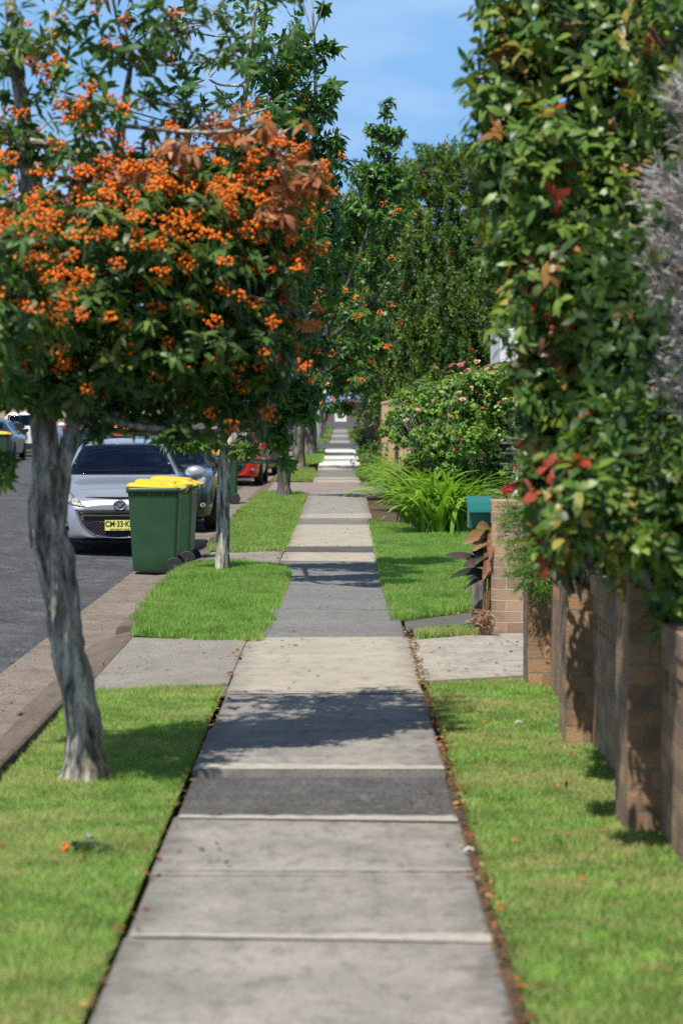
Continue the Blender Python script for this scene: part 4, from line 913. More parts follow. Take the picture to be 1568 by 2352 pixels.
# dry tuft of strappy dead leaves
tf = Vector((1.10, 18.48, 0)); tuft = root('dry_tuft', tf, 'tangle of dead strappy leaves spilling over the tilted terracotta pot', 'dead plant')
V = []; F = []; T = []
for i in range(150):
    p = tf + Vector((rnd.gauss(0, .03), rnd.gauss(0, .03), rnd.uniform(.04, .17))); a = rnd.uniform(2.2, 5.4); e = rnd.uniform(-.2, 1.3); ln = rnd.uniform(.08, .2); w = rnd.uniform(.004, .011); base = len(V)
    col = palette(1, [(.26, .17, .10, 3), (.40, .32, .23, 2), (.15, .08, .045, 3), (.20, .2, .06, 1)])[0]
    for j in range(5):
        V += [tuple(p + Vector((0, -w / 2, 0))), tuple(p + Vector((w * .3, w / 2, w * .5)))]; T += [col, col]
        p = p + Vector((math.cos(a) * math.cos(e), math.sin(a) * .6 * math.cos(e), math.sin(e))) * ln / 4; e -= rnd.uniform(.3, .7); p.z = max(p.z, .012)
    for j in range(4): F.append((base + 2 * j, base + 2 * j + 1, base + 2 * j + 3, base + 2 * j + 2))
link('dead_leaves', np_mesh('dead_leaves', np.array(V), [np.array(F)], np.array(T)), M['dry'], tuft, True)
pot = root('terracotta_pot', (1.125, 18.52, 0), 'tilted terracotta pot half hidden at the foot of the gate pier', 'pot')
bm = bmesh.new(); prof = [(.0, .0), (.045, .0), (.062, .12), (.062, .122), (.070, .122), (.072, .155), (.062, .155), (.058, .125), (.04, .10), (0, .10)]
N_ = 20; rows = [[bm.verts.new((r * math.cos(6.2832 * k / N_), r * math.sin(6.2832 * k / N_), z)) for k in range(N_)] for r, z in prof[1:-1]]
for a, b in zip(rows, rows[1:]):
    for k in range(N_): bm.faces.new((a[k], a[(k + 1) % N_], b[(k + 1) % N_], b[k]))
bm.faces.new(rows[0][::-1]); bm.faces.new(rows[-1])
o = bm_obj('pot_shell', bm, M['terracotta'], pot, False, False); o.rotation_euler = (.12, -.38, 0); o.location = (0, 0, .02)

# hedge
def hedge():
    b = Vector((1.9, 11.5, 0)); t = root('hedge', b, 'tall glossy photinia hedge with red and bronze young leaves leaning over the brick wall', 'hedge')
    def hb(px, py, Y, rx, rz, n, ry=None): c = A(px, py, Y); return (tuple(c), (rx, ry or rx * 1.2, rz), n)
    Yh = 10.7
    bl = [hb(1205, 60, Yh, .28, .34, 80), hb(1175, 190, Yh, .22, .26, 60), hb(1180, 330, Yh, .24, .28, 66), hb(1200, 470, Yh, .24, .30, 70), hb(1215, 600, Yh, .22, .28, 60), hb(1235, 730, 10.5, .20, .28, 60), hb(1262, 860, 10.5, .20, .28, 60), hb(1280, 980, 10.6, .18, .25, 60),
          hb(1290, 1090, 10.7, .16, .2, 60), hb(1290, 1190, 10.8, .14, .14, 50), hb(1350, 1200, 11.0, .18, .16, 56), hb(1305, 1265, 11.4, .12, .09, 28),
          hb(1320, 40, 10.8, .33, .4, 80), hb(1330, 260, 10.7, .34, .4, 80), hb(1345, 480, 10.6, .32, .4, 80), hb(1360, 700, 10.5, .32, .4, 84), hb(1380, 900, 10.5, .30, .4, 90), hb(1400, 1080, 10.5, .28, .32, 90), hb(1430, 1210, 10.5, .24, .2, 80),
          hb(1460, 20, 11.0, .4, .5, 90), hb(1470, 260, 10.9, .34, .4, 70), hb(1460, 480, 10.9, .30, .36, 64), hb(1480, 700, 10.9, .30, .36, 60), hb(1500, 900, 10.6, .32, .36, 70), hb(1500, 1060, 10.3, .30, .3, 90), hb(1520, 1180, 10.0, .26, .24, 90), hb(1500, 1270, 10.0, .22, .16, 60), hb(1560, 1290, 9.6, .22, .18, 60), hb(1460, 1270, 10.4, .2, .12, 44), hb(1252, 1185, 9.8, .07, .12, 30), hb(1245, 1095, 9.6, .07, .12, 26), hb(1305, 1205, 9.0, .08, .10, 30), hb(1262, 1255, 9.7, .06, .07, 16), hb(1330, 1120, 8.9, .08, .12, 26), hb(1400, 1150, 9.3, .12, .16, 40), hb(1370, 1010, 9.4, .12, .16, 36), hb(1440, 1240, 9.2, .12, .10, 34), hb(1250, 1080, 11.9, .1, .18, 40), hb(1545, 1400, 9.7, .10, .10, 18), hb(1400, 1270, 11.0, .14, .06, 16), hb(1475, 1345, 10.2, .08, .07, 9),
          hb(1560, 90, 9.9, .3, .5, 50), hb(1240, 380, 10.2, .18, .3, 40), hb(1290, 620, 10.2, .2, .3, 44), hb(1560, 1130, 9.6, .26, .3, 70)]
    pal = [(.09, .18, .036, 5), (.14, .235, .042, 4), (.05, .10, .028, 3), (.21, .29, .055, 2.6), (.31, .27, .06, 1.5), (.34, .17, .05, .8), (.42, .07, .04, .4), (.36, .21, .12, .12)]
    pv, pd, pn, pl, pw, pc = [], [], [], [], [], []; tw = []
    per = 7
    for c, r, n in bl:
        n = int(n * 1.8); C, d = clump_pts(c, r, n, .38)
        a, e, f, l, w = rosettes(C, d + np.array([-.25, -.25, 0]), per, .084, .037, .5, .25)
        pv.append(a); pd.append(e); pn.append(f); pl.append(l); pw.append(w); k = palette(n, pal, .12)
        pc.append(np.repeat(k, per, 0) * rng.uniform(.75, 1.25, (n * per, 1)))
        for i in range(0, n, 8):
            e_ = Vector(C[i]); s_ = Vector((c[0] + .12, c[1] + .25, c[2] - .2)); tw.append(([s_, s_.lerp(e_, .5), e_], [.011, .008, .004]))
    # loose inner leaves far back that keep the heart of the hedge shut
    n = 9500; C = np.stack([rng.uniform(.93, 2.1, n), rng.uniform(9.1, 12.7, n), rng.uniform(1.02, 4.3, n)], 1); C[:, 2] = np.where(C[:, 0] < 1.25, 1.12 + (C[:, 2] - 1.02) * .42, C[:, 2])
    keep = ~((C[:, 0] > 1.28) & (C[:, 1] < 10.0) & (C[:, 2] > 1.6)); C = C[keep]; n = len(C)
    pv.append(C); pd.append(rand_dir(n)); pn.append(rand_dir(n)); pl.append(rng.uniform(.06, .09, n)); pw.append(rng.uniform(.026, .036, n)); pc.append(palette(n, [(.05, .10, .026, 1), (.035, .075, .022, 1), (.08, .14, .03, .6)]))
    V, F, k = leaf_arrays(np.concatenate(pv), np.concatenate(pd), np.concatenate(pn), np.concatenate(pl), np.concatenate(pw), rng.uniform(.0, .35, sum(map(len, pv))))
    link('foliage', np_mesh('foliage', V, F, np.repeat(np.concatenate(pc), k, 0)), M['leaf_gloss'], t, True)
    st = []
    for k in range(9):
        y = 9.8 + k * .34; x = 1.62 + rnd.uniform(-.08, .15)
        st.append(smooth_path([Vector((x, y, -.05)), Vector((x + rnd.uniform(-.1, .1), y, 1.2)), Vector((x + rnd.uniform(-.25, .1), y + rnd.uniform(-.2, .2), 2.5)), Vector((x + rnd.uniform(-.4, .1), y, 3.8))], [.035, .028, .02, .008]))
    V, F = tubes(st + tw, 6, .05, 9); link('stems', np_mesh('stems', V, F), M['bark_dark'], t, True)
hedge()
# dead conifer branch mass at right edge
def dead_bush():
    b = Vector((1.62, 9.3, 0)); t = root('dead_conifer', b, 'bleached grey dead conifer branches at the right edge against the hedge', 'dead shrub')
    Yd = 9.7; pts = []; tw = []; q = 0
    for i in range(150):                               # feathery dead sprays: a bent branchlet and its side twigs
        py0 = rnd.uniform(210, 980); e0 = 1482 + abs(py0 - 620) ** 1.25 * .036 + rnd.uniform(-14, 60)
        tip = A(e0 + rnd.uniform(0, 90) * rnd.random(), py0 - rnd.uniform(10, 60), Yd - rnd.uniform(.0, .25)); rt = A(min(1750, e0 + rnd.uniform(130, 260)), py0 + rnd.uniform(40, 150), Yd + rnd.uniform(.0, .25))
        mid = rt.lerp(tip, .5) + Vector((rnd.uniform(-.03, .03), 0, rnd.uniform(-.05, .03))); pp, rr = smooth_path([rt, mid, tip], [.006, .004, .0015], 5)
        if i % 2 == 0: tw.append((pp, rr))
        for j, p in enumerate(pp[3:]):
            for k in range(7): pts.append((p + Vector((rnd.gauss(0, .012), rnd.gauss(0, .02), rnd.gauss(0, .012))), (tip - rt).normalized()))
    n = len(pts); C = np.array([tuple(p) for p, _ in pts]); D = norm(np.array([tuple(d) for _, d in pts]) + rng.normal(0, .42, (n, 3)))
    V, F, k = leaf_arrays(C, D, rand_dir(n), rng.uniform(.05, .13, n), rng.uniform(.003, .0075, n), rng.uniform(-.3, .3, n))
    link('dead_twigs', np_mesh('dead_twigs', V, F, np.repeat(palette(n, [(.50, .46, .43, 4), (.38, .35, .325, 3), (.60, .56, .52, 2), (.26, .16, .10, .8)]), k, 0)), M['dry'], t, True)
    tw.append(smooth_path([Vector((1.75, 9.95, -.05)), Vector((1.78, 9.95, 1.5)), Vector((1.74, 9.95, 3.1))], [.05, .04, .015]))
    V, F = tubes(tw, 5, .05, 2); link('branches', np_mesh('branches', V, F), M['timber'], t, True)
dead_bush()
# red bottlebrush shrub over the wall
def bottlebrush():
    Yb = 15.4; b = Vector((1.62, Yb, 0)); t = root('bottlebrush_shrub', b, 'feathery bottlebrush shrub with red brush flowers spilling over the wall end', 'shrub')
    bl = [(1215, 1230, 15.2, .12, .16, 60), (1225, 1310, 15.0, .10, .12, 46), (1260, 1180, 15.3, .16, .2, 80), (1235, 1120, 15.4, .12, .14, 50), (1290, 1260, 15.2, .16, .2, 80), (1262, 1330, 14.9, .08, .10, 36), (1320, 1180, 15.5, .2, .25, 70), (1190, 1180, 15.3, .06, .07, 18), (1310, 1300, 15.0, .1, .12, 46), (1250, 1050, 15.5, .12, .14, 36)]
    pv, pd, pn, pl, pw, pc = [], [], [], [], [], []; tw = []
    for px, py, Y, rx, rz, n in bl:
        C, d = clump_pts(tuple(A(px, py, Y)), (rx, rx, rz), n, .45)
        for i in range(n):
            m = 24; s = np.linspace(0, 1, m)[:, None]; dv = norm(d[i] * .7 + np.array([-.5, -.3, -.1]) + rng.normal(0, .3, 3)); p = C[i] + dv * s * .12
            pv.append(p); pd.append(norm(dv * .8 + rand_dir(m))); pn.append(rand_dir(m)); pl.append(rng.uniform(.03, .055, m)); pw.append(rng.uniform(.004, .007, m))
            pc.append(np.repeat(palette(1, [(.14, .27, .05, 3), (.09, .19, .04, 3), (.20, .33, .07, 1)]), m, 0))
        for i in range(0, n, 4): tw.append(([Vector((1.5, 15.6, max(C[i][2] - .25, .1))), Vector(C[i])], [.007, .004]))
    V, F, k = leaf_arrays(np.concatenate(pv), np.concatenate(pd), np.concatenate(pn), np.concatenate(pl), np.concatenate(pw), .1, True)
    link('foliage', np_mesh('foliage', V, F, np.repeat(np.concatenate(pc), k, 0)), M['leaf'], t, True)
    tw.append(([Vector((1.62, 15.5, -.05)), Vector((1.6, 15.5, .6)), Vector((1.5, 15.6, 1.2))], [.03, .025, .015]))
    fl = [((1205, 1105), (1158, 1128), .036), ((1238, 1152), (1222, 1166), .024), ((1222, 1186), (1208, 1196), .02), ((1292, 1178), (1262, 1196), .026), ((1206, 1015), (1188, 1020), .018), ((1215, 1068), (1185, 1075), .024), ((1250, 1110), (1225, 1122), .02)]
    sp = [((1205, 1018), (1150, 1018)), ((1200, 1045), (1150, 1040)), ((1195, 1068), (1148, 1065)), ((1220, 1040), (1165, 1030)), ((1235, 1165), (1160, 1180)), ((1215, 1198), (1170, 1205)), ((1240, 1250), (1215, 1258)), ((1215, 1012), (1160, 1005))]
    for (a, c, w) in fl:
        p0, p1 = A(*a, 15.1), A(*c, 14.95); n = 700; s = rng.uniform(0, 1, n); ax = np.array(p1 - p0); ax /= np.linalg.norm(ax)
        q = np.array(p0)[None] + s[:, None] * np.array(p1 - p0)[None]; dd = rand_dir(n); dd = norm(dd - ax * (dd @ ax)[:, None]) + ax * .35
        V, F, k = leaf_arrays(q, dd, rand_dir(n), np.full(n, w) * rng.uniform(.8, 1.1, n), np.full(n, .0028), .0, True)
        link('brush_flower', np_mesh('brush_flower', V, F, np.repeat(palette(n, [(.55, .025, .035, 3), (.45, .015, .02, 2), (.66, .12, .12, 1)]), k, 0)), M['petal'], t, True)
        tw.append(([A(a[0] + 60, a[1] + 10, 15.3), p0, p1], [.005, .004, .003]))
    for a, c in sp:
        tw.append(([A(a[0] + 40, a[1] + 8, 15.3), A(*a, 15.1), A(*c, 15.0)], [.006, .0075, .006]))
    V, F = tubes(tw, 5, .25, 5); link('stems', np_mesh('stems', V, F), M['timber'], t, True)
bottlebrush()

# ------------------------------------------------------------------ brick boundary wall further on (stepped row of piers)
bw = root('boundary_wall', (1.15, 58, 0), 'tall orange brick boundary wall of stepped piers beside the path', 'wall')
y = 69.0; k = 0
while y > 40:
    bm = bmesh.new(); x = 1.09; box(bm, x, x + .36, y, y + .36, -.05, 1.92, .006); box(bm, x - .02, x + .38, y - .02, y + .38, 1.921, 1.985, .006)
    brick_obj('pier', bm, M['brick_far'], bw, .1 * k)
    if y - 3.3 > 40:
        bm = bmesh.new(); box(bm, x + .16, x + .27, y - 2.93, y - .003, -.05, 1.82)
        brick_obj('wall_panel', bm, M['brick_far'], bw)
    y -= 3.3; k += 1

# ------------------------------------------------------------------ houses
def house_right():
    b = Vector((3.9, 76, 0)); t = root('weatherboard_house', b, 'dark grey weatherboard house with white fascia behind the rose bush', 'house')
    bm = bmesh.new()
    for k in range(20):
        z0 = k * .18; box(bm, 3.9 - .012, 13, 76.0 - .012, 86, z0, z0 + .17)      # lapped boards with a shadow gap
    bm_obj('wall', bm, M['hwall'], t, True)
    bm = bmesh.new(); box(bm, 3.6, 13.4, 75.55, 75.70, 3.60, 3.80, .01); bm_obj('gutter', bm, M['hwhite'], t, True)
    bm = bmesh.new(); box(bm, 3.95, 12.9, 75.9, 76.1, 3.801, 5.6)
    bm_obj('upper_wall', bm, M['hwhite'], t, True)
    bm = bmesh.new()
    v = [bm.verts.new(p) for p in ((3.5, 75.5, 5.61), (13.5, 75.5, 5.61), (13.5, 86.4, 5.61), (3.5, 86.4, 5.61), (6.2, 81, 7.2), (11.0, 81, 7.2))]
    for f in ((0, 1, 5, 4), (1, 2, 5), (2, 3, 4, 5), (3, 0, 4), (3, 2, 1, 0)): bm.faces.new([v[i] for i in f])
    bm_obj('roof', bm, M['hroof'], t, True)
    for x in (6.0, 9.5):
        bm = bmesh.new(); box(bm, x, x + 1.5, 75.93, 75.985, 1.4, 2.9, .01); w = bm_obj('window', bm, M['hwhite'], t, True)
        bm = bmesh.new(); box(bm, x + .08, x + .71, 75.91, 75.928, 1.48, 2.82); box(bm, x + .79, x + 1.42, 75.91, 75.928, 1.48, 2.82); bm_obj('pane', bm, M['window'], w)
    # porch with its boxed white eave and posts
    bm = bmesh.new(); box(bm, 3.22, 6.5, 49.2, 52.4, 2.72, 3.40, .02); bm_obj('porch_roof', bm, M['hwhite'], t, True)
    bm = bmesh.new(); box(bm, 3.3, 6.45, 49.25, 52.3, 3.402, 3.47); bm_obj('porch_sheeting', bm, M['hroof'], t, True)
    for x in (3.55, 6.3):
        bm = bmesh.new(); box(bm, x - .06, x + .06, 49.4, 49.52, 0, 2.718, .008); bm_obj('porch_post', bm, M['hwhite'], t, True)
    bm = bmesh.new(); box(bm, 6.51, 6.8, 49.2, 75.9, 0, 3.2); bm_obj('side_wall', bm, M['hwall'], t, True)
house_right()
cp = root('pergola', (2.3, 46, 0), 'pale green pergola beam on white posts showing through the rose bush', 'pergola')
bm = bmesh.new(); box(bm, 1.85, 4.6, 46.0, 46.1, 2.00, 2.11, .006); bm_obj('beam', bm, M['railgreen'], cp, True)
for x in (2.24, 4.4):
    bm = bmesh.new(); box(bm, x - .06, x + .06, 46.11, 46.22, -.02, 2.24, .006); bm_obj('post', bm, M['hwhite'], cp, True)
def house_left():
    b = Vector((-19, 150, 0)); t = root('brick_house', b, 'pale house with terracotta roof and white porch post across the road', 'house')
    bm = bmesh.new(); box(bm, -26, -15.0, 152, 162, 0, 3.0); bm_obj('wall', bm, M['hcream'], t, True)
    bm = bmesh.new(); v = [bm.verts.new(p) for p in ((-26.6, 149.6, 3.0), (-14.4, 149.6, 3.0), (-14.4, 162.6, 3.0), (-26.6, 162.6, 3.0), (-22.5, 156, 5.4), (-18.5, 156, 5.4))]
    for f in ((0, 1, 5, 4), (1, 2, 5), (2, 3, 4, 5), (3, 0, 4), (3, 2, 1, 0)): bm.faces.new([v[i] for i in f])
    bm_obj('roof', bm, M['tileroof'], t, True)
    for x in (-24.5, -19.6, -17.3, -15.1):
        bm = bmesh.new(); box(bm, x - .16, x + .16, 150.0, 150.3, 0, 2.998, .02); bm_obj('porch_post', bm, M['hwhite'], t, True)
    for x in (-23.5, -18.5):
        bm = bmesh.new(); box(bm, x, x + 1.8, 151.95, 151.99, 1.0, 2.3); w = bm_obj('window', bm, M['hwhite'], t, True)
        bm = bmesh.new(); box(bm, x + .1, x + 1.7, 151.93, 151.948, 1.1, 2.2); bm_obj('pane', bm, M['window'], w)
house_left()
fw = root('front_fence', (-17, 145, 0), 'low salmon brick front fence across the road', 'fence')
bm = bmesh.new(); box(bm, -24, -14.2, 145, 145.25, 0, 1.9); brick_obj('fence_panel', bm, M['brick_far'], fw)
bm = bmesh.new(); box(bm, -24, -14.15, 144.97, 145.28, 1.901, 1.99); bm_obj('coping', bm, M['tileroof'], fw, True)

# ------------------------------------------------------------------ wheelie bins
def rrect(hx, hy, r, n=5):
    out = []
    for cx, cy, a0 in ((hx - r, hy - r, 0), (-hx + r, hy - r, 90), (-hx + r, -hy + r, 180), (hx - r, -hy + r, 270)):
        for k in range(n + 1):
            a = R(a0 + 90 * k / n); out.append((cx + r * math.cos(a), cy + r * math.sin(a)))
    return out
def loft(bm, rings, cap0=True, cap1=True):
    vv = [[bm.verts.new(p) for p in r] for r in rings]; n = len(vv[0])
    for a, b in zip(vv, vv[1:]):
        for k in range(n): bm.faces.new((a[k], a[(k + 1) % n], b[(k + 1) % n], b[k]))
    if cap0: bm.faces.new(vv[0][::-1])
    if cap1: bm.faces.new(vv[-1])
def lathe_x(bm, prof, n=28, x0=0.0, c=(0, 0)):
    rows = [[bm.verts.new((x0 + px, c[0] + r * math.cos(6.28318 * k / n), c[1] + r * math.sin(6.28318 * k / n))) for k in range(n)] for px, r in prof]
    for a, b in zip(rows, rows[1:]):
        for k in range(n): bm.faces.new((a[k], a[(k + 1) % n], b[(k + 1) % n], b[k]))
    bm.faces.new(rows[0][::-1]); bm.faces.new(rows[-1])
def lathe_y(bm, prof, n=28, c=(0, 0), y0=0.0):
    rows = [[bm.verts.new((c[0] + r * math.cos(6.28318 * k / n), y0 + py, c[1] + r * math.sin(6.28318 * k / n))) for k in range(n)] for py, r in prof]
    for a, b in zip(rows, rows[1:]):
        for k in range(n): bm.faces.new((a[k], a[(k + 1) % n], b[(k + 1) % n], b[k]))
    bm.faces.new(rows[0][::-1]); bm.faces.new(rows[-1])
def make_bin(loc, label, rz=0.0, body='bin_green', group='kerbside recycling bins'):
    t = root('wheelie_bin', loc, label, 'wheelie bin', group, rz)
    # front of the bin faces -x, wheels at +x; seen from the side
    bm = bmesh.new(); rings = []
    for z, xf, xb, hy, r in ((.035, -.245, .175, .215, .03), (.05, -.252, .195, .222, .04), (.20, -.262, .245, .232, .05), (.86, -.30, .275, .275, .055), (.925, -.305, .278, .279, .055), (.926, -.325, .295, .292, .06), (.985, -.33, .30, .295, .06), (.986, -.30, .272, .272, .05), (.955, -.30, .272, .272, .05)):
        cx = (xf + xb) / 2; rings.append([(x + cx, y, z) for x, y in rrect((xb - xf) / 2, hy, r)])
    loft(bm, rings)
    for dx in (-.255, -.06, .09):                      # ribs under the rim, both sides
        for sy in (-1, 1):
            y = sy * .277; vs_ = [bm.verts.new(p) for p in ((dx - .008, y, .925), (dx + .008, y, .925), (dx + .008, y + sy * .014, .925), (dx - .008, y + sy * .014, .925), (dx, y - sy * .004, .83))]
            for f in ((0, 1, 4), (1, 2, 4), (2, 3, 4), (3, 0, 4), (0, 3, 2, 1)): bm.faces.new([vs_[i] for i in f])
    bm_obj('body', bm, M[body], t)
    o = t.children[-1] if t.children else None
    bm = bmesh.new(); rings = []
    for z, xf, xb, hy, r in ((.988, -.318, .25, .285, .05), (1.004, -.322, .254, .289, .06), (1.030, -.305, .25, .27, .06), (1.034, -.235, .235, .235, .06), (1.064, -.225, .225, .225, .06), (1.074, -.20, .20, .20, .05)):
        cx = (xf + xb) / 2; rings.append([(x + cx, y, z + (-.03 * max(0, (x + cx) - .0) / .25)) for x, y in rrect((xb - xf) / 2, hy, r)])
    loft(bm, rings)
    for sy in (-1, 1):                                 # hinge arms reaching back
        y0, y1 = (.20, .262) if sy > 0 else (-.262, -.20)
        r_ = [[(x, yy, z) for yy, z in ((y0, zt - th), (y1, zt - th), (y1, zt), (y0, zt))] for x, zt, th in ((.06, 1.045, .05), (.22, 1.025, .055), (.32, .995, .055), (.355, .975, .045), (.365, .965, .02))]
        loft(bm, r_)
    bmesh.ops.bevel(bm, geom=[e for e in bm.edges if e.calc_face_angle(0) > .9], offset=.004, segments=2, affect='EDGES')
    l = bm_obj('lid', bm, M['bin_yellow'], t)
    for sy in (-1, 1):
        bm = bmesh.new(); lathe_y(bm, [(-.006, .010), (-.006, .017), (.006, .017), (.006, .010)], 12, (.335, .965), sy * .265); bm_obj('hinge_pin', bm, M['rubber'], l)
    V, F = tubes([smooth_path([(.27, -.26, .955), (.335, -.262, .965), (.345, -.22, .965), (.345, .22, .965), (.335, .262, .965), (.27, .26, .955)], [.016] * 6, 3)], 8)
    link('handle', np_mesh('handle', V, F), M[body], t)
    V, F = tubes([([(.215, -.29, .10), (.215, .29, .10)], [.011, .011])], 8); link('axle', np_mesh('axle', V, F), M['rubber'], t)
    for sy in (-1, 1):
        bm = bmesh.new(); lathe_y(bm, [(-.028, .066), (-.028, .088), (-.02, .099), (.02, .099), (.028, .088), (.028, .066)], 32, (.215, .10), sy * .262)
        w = bm_obj('wheel', bm, M['rubber'], t, smooth=False)
        bm = bmesh.new(); lathe_y(bm, [(-.031, .0), (-.031, .018), (-.024, .020), (-.022, .055), (-.030, .060), (-.030, .067), (.030, .067), (.030, .0)] if sy < 0 else [(-.030, .0), (-.030, .067), (.030, .067), (.030, .06), (.022, .055), (.024, .02), (.031, .018), (.031, 0)], 28, (.215, .10), sy * .262)
        bm_obj('hub', bm, M['hub'], w)
    for o in t.children:
        if o.name.startswith(('body', 'lid')):
            for p in o.data.polygons: p.use_smooth = len(p.vertices) == 4 and p.area < .06
    return t
RZ = -.115
make_bin((-2.115, 27.55, -.125), 'nearest green wheelie bin with yellow lid standing in the gutter', R(2))
make_bin((-2.02, 28.8, -.125), 'second green wheelie bin half hidden right behind the nearest one', R(-4))
make_bin((-2.35, 48.6, -.125), 'green wheelie bin behind the slim pale tree in front of the red car', R(3))
make_bin((-12.35, 88, -.0), 'green wheelie bin across the road behind the white four wheel drive', R(10), 'bin_far')
make_bin((-11.0, 100, -.0), 'green wheelie bin across the road in front of the navy car', R(-10), 'bin_far')
make_bin((-11.25, 80, -.0), 'green wheelie bin at the left edge of the picture across the road', R(0), 'bin_far')
make_bin((-11.5, 132, .02), 'furthest yellow lidded bin across the road beside the orange car', R(0), 'bin_far')
make_bin((-.15, 246, gz(246)), 'tiny dark green bin at the far end of the footpath', R(0), 'bin_far')

# ------------------------------------------------------------------ cars
def interp(pts, y):
    xs = np.array([p[0] for p in pts], float); ys = np.array([p[1] for p in pts], float)
    d = np.diff(ys) / np.diff(xs); m = np.zeros(len(xs)); m[0], m[-1] = d[0], d[-1]
    for i in range(1, len(xs) - 1): m[i] = 0 if d[i - 1] * d[i] <= 0 else 2 * d[i - 1] * d[i] / (d[i - 1] + d[i])
    y = min(max(y, xs[0]), xs[-1]); i = min(max(int(np.searchsorted(xs, y)) - 1, 0), len(xs) - 2)
    h = xs[i + 1] - xs[i]; t = (y - xs[i]) / h
    return ((1 + 2 * t) * (1 - t) ** 2 * ys[i] + t * (1 - t) ** 2 * h * m[i] + t * t * (3 - 2 * t) * ys[i + 1] + t * t * (t - 1) * h * m[i + 1])
HATCH = dict(L=4.40, W=.878, H=1.47, roof=[(0, .66), (.06, .735), (.25, .80), (.6, .885), (1.1, .965), (1.25, 1.0), (2.0, 1.395), (2.2, 1.44), (2.7, 1.468), (3.4, 1.42), (3.75, 1.33), (4.1, 1.08), (4.25, .98), (4.38, .86), (4.40, .78)],
             bottom=[(0, .25), (.12, .19), (.5, .17), (3.8, .18), (4.3, .26), (4.40, .34)], plan_f=.95, plan_r=.6, nose=.50, tail=.66,
             shoulder=[(0, .58), (.10, .70), (.25, .77), (.5, .84), (.8, .875), (1.3, .90), (2.5, .95), (3.6, 1.0), (4.1, .96), (4.40, .74)], upper=[(0, .42), (.15, .56), (.4, .64), (1.2, .66), (1.3, .68), (2.0, .56), (3.4, .53), (3.9, .58), (4.40, .56)], wheels=(.86, 3.5), wr=.315)
SUV = dict(L=4.45, W=.91, H=1.74, roof=[(0, .82), (.06, .90), (.3, .98), (1.0, 1.08), (1.2, 1.12), (1.75, 1.60), (2.0, 1.68), (2.8, 1.73), (4.0, 1.70), (4.22, 1.64), (4.36, 1.15), (4.42, 1.0), (4.45, .9)],
           bottom=[(0, .34), (.2, .27), (.6, .25), (3.8, .27), (4.3, .34), (4.45, .42)], plan_f=.7, plan_r=.4, nose=.66, tail=.80,
           shoulder=[(0, .70), (.3, .88), (.9, 1.0), (1.4, 1.05), (3.9, 1.08), (4.3, 1.05), (4.45, .86)], upper=[(0, .55), (.4, .70), (1.2, .74), (1.8, .66), (4.0, .64), (4.45, .68)], wheels=(.88, 3.5), wr=.35)
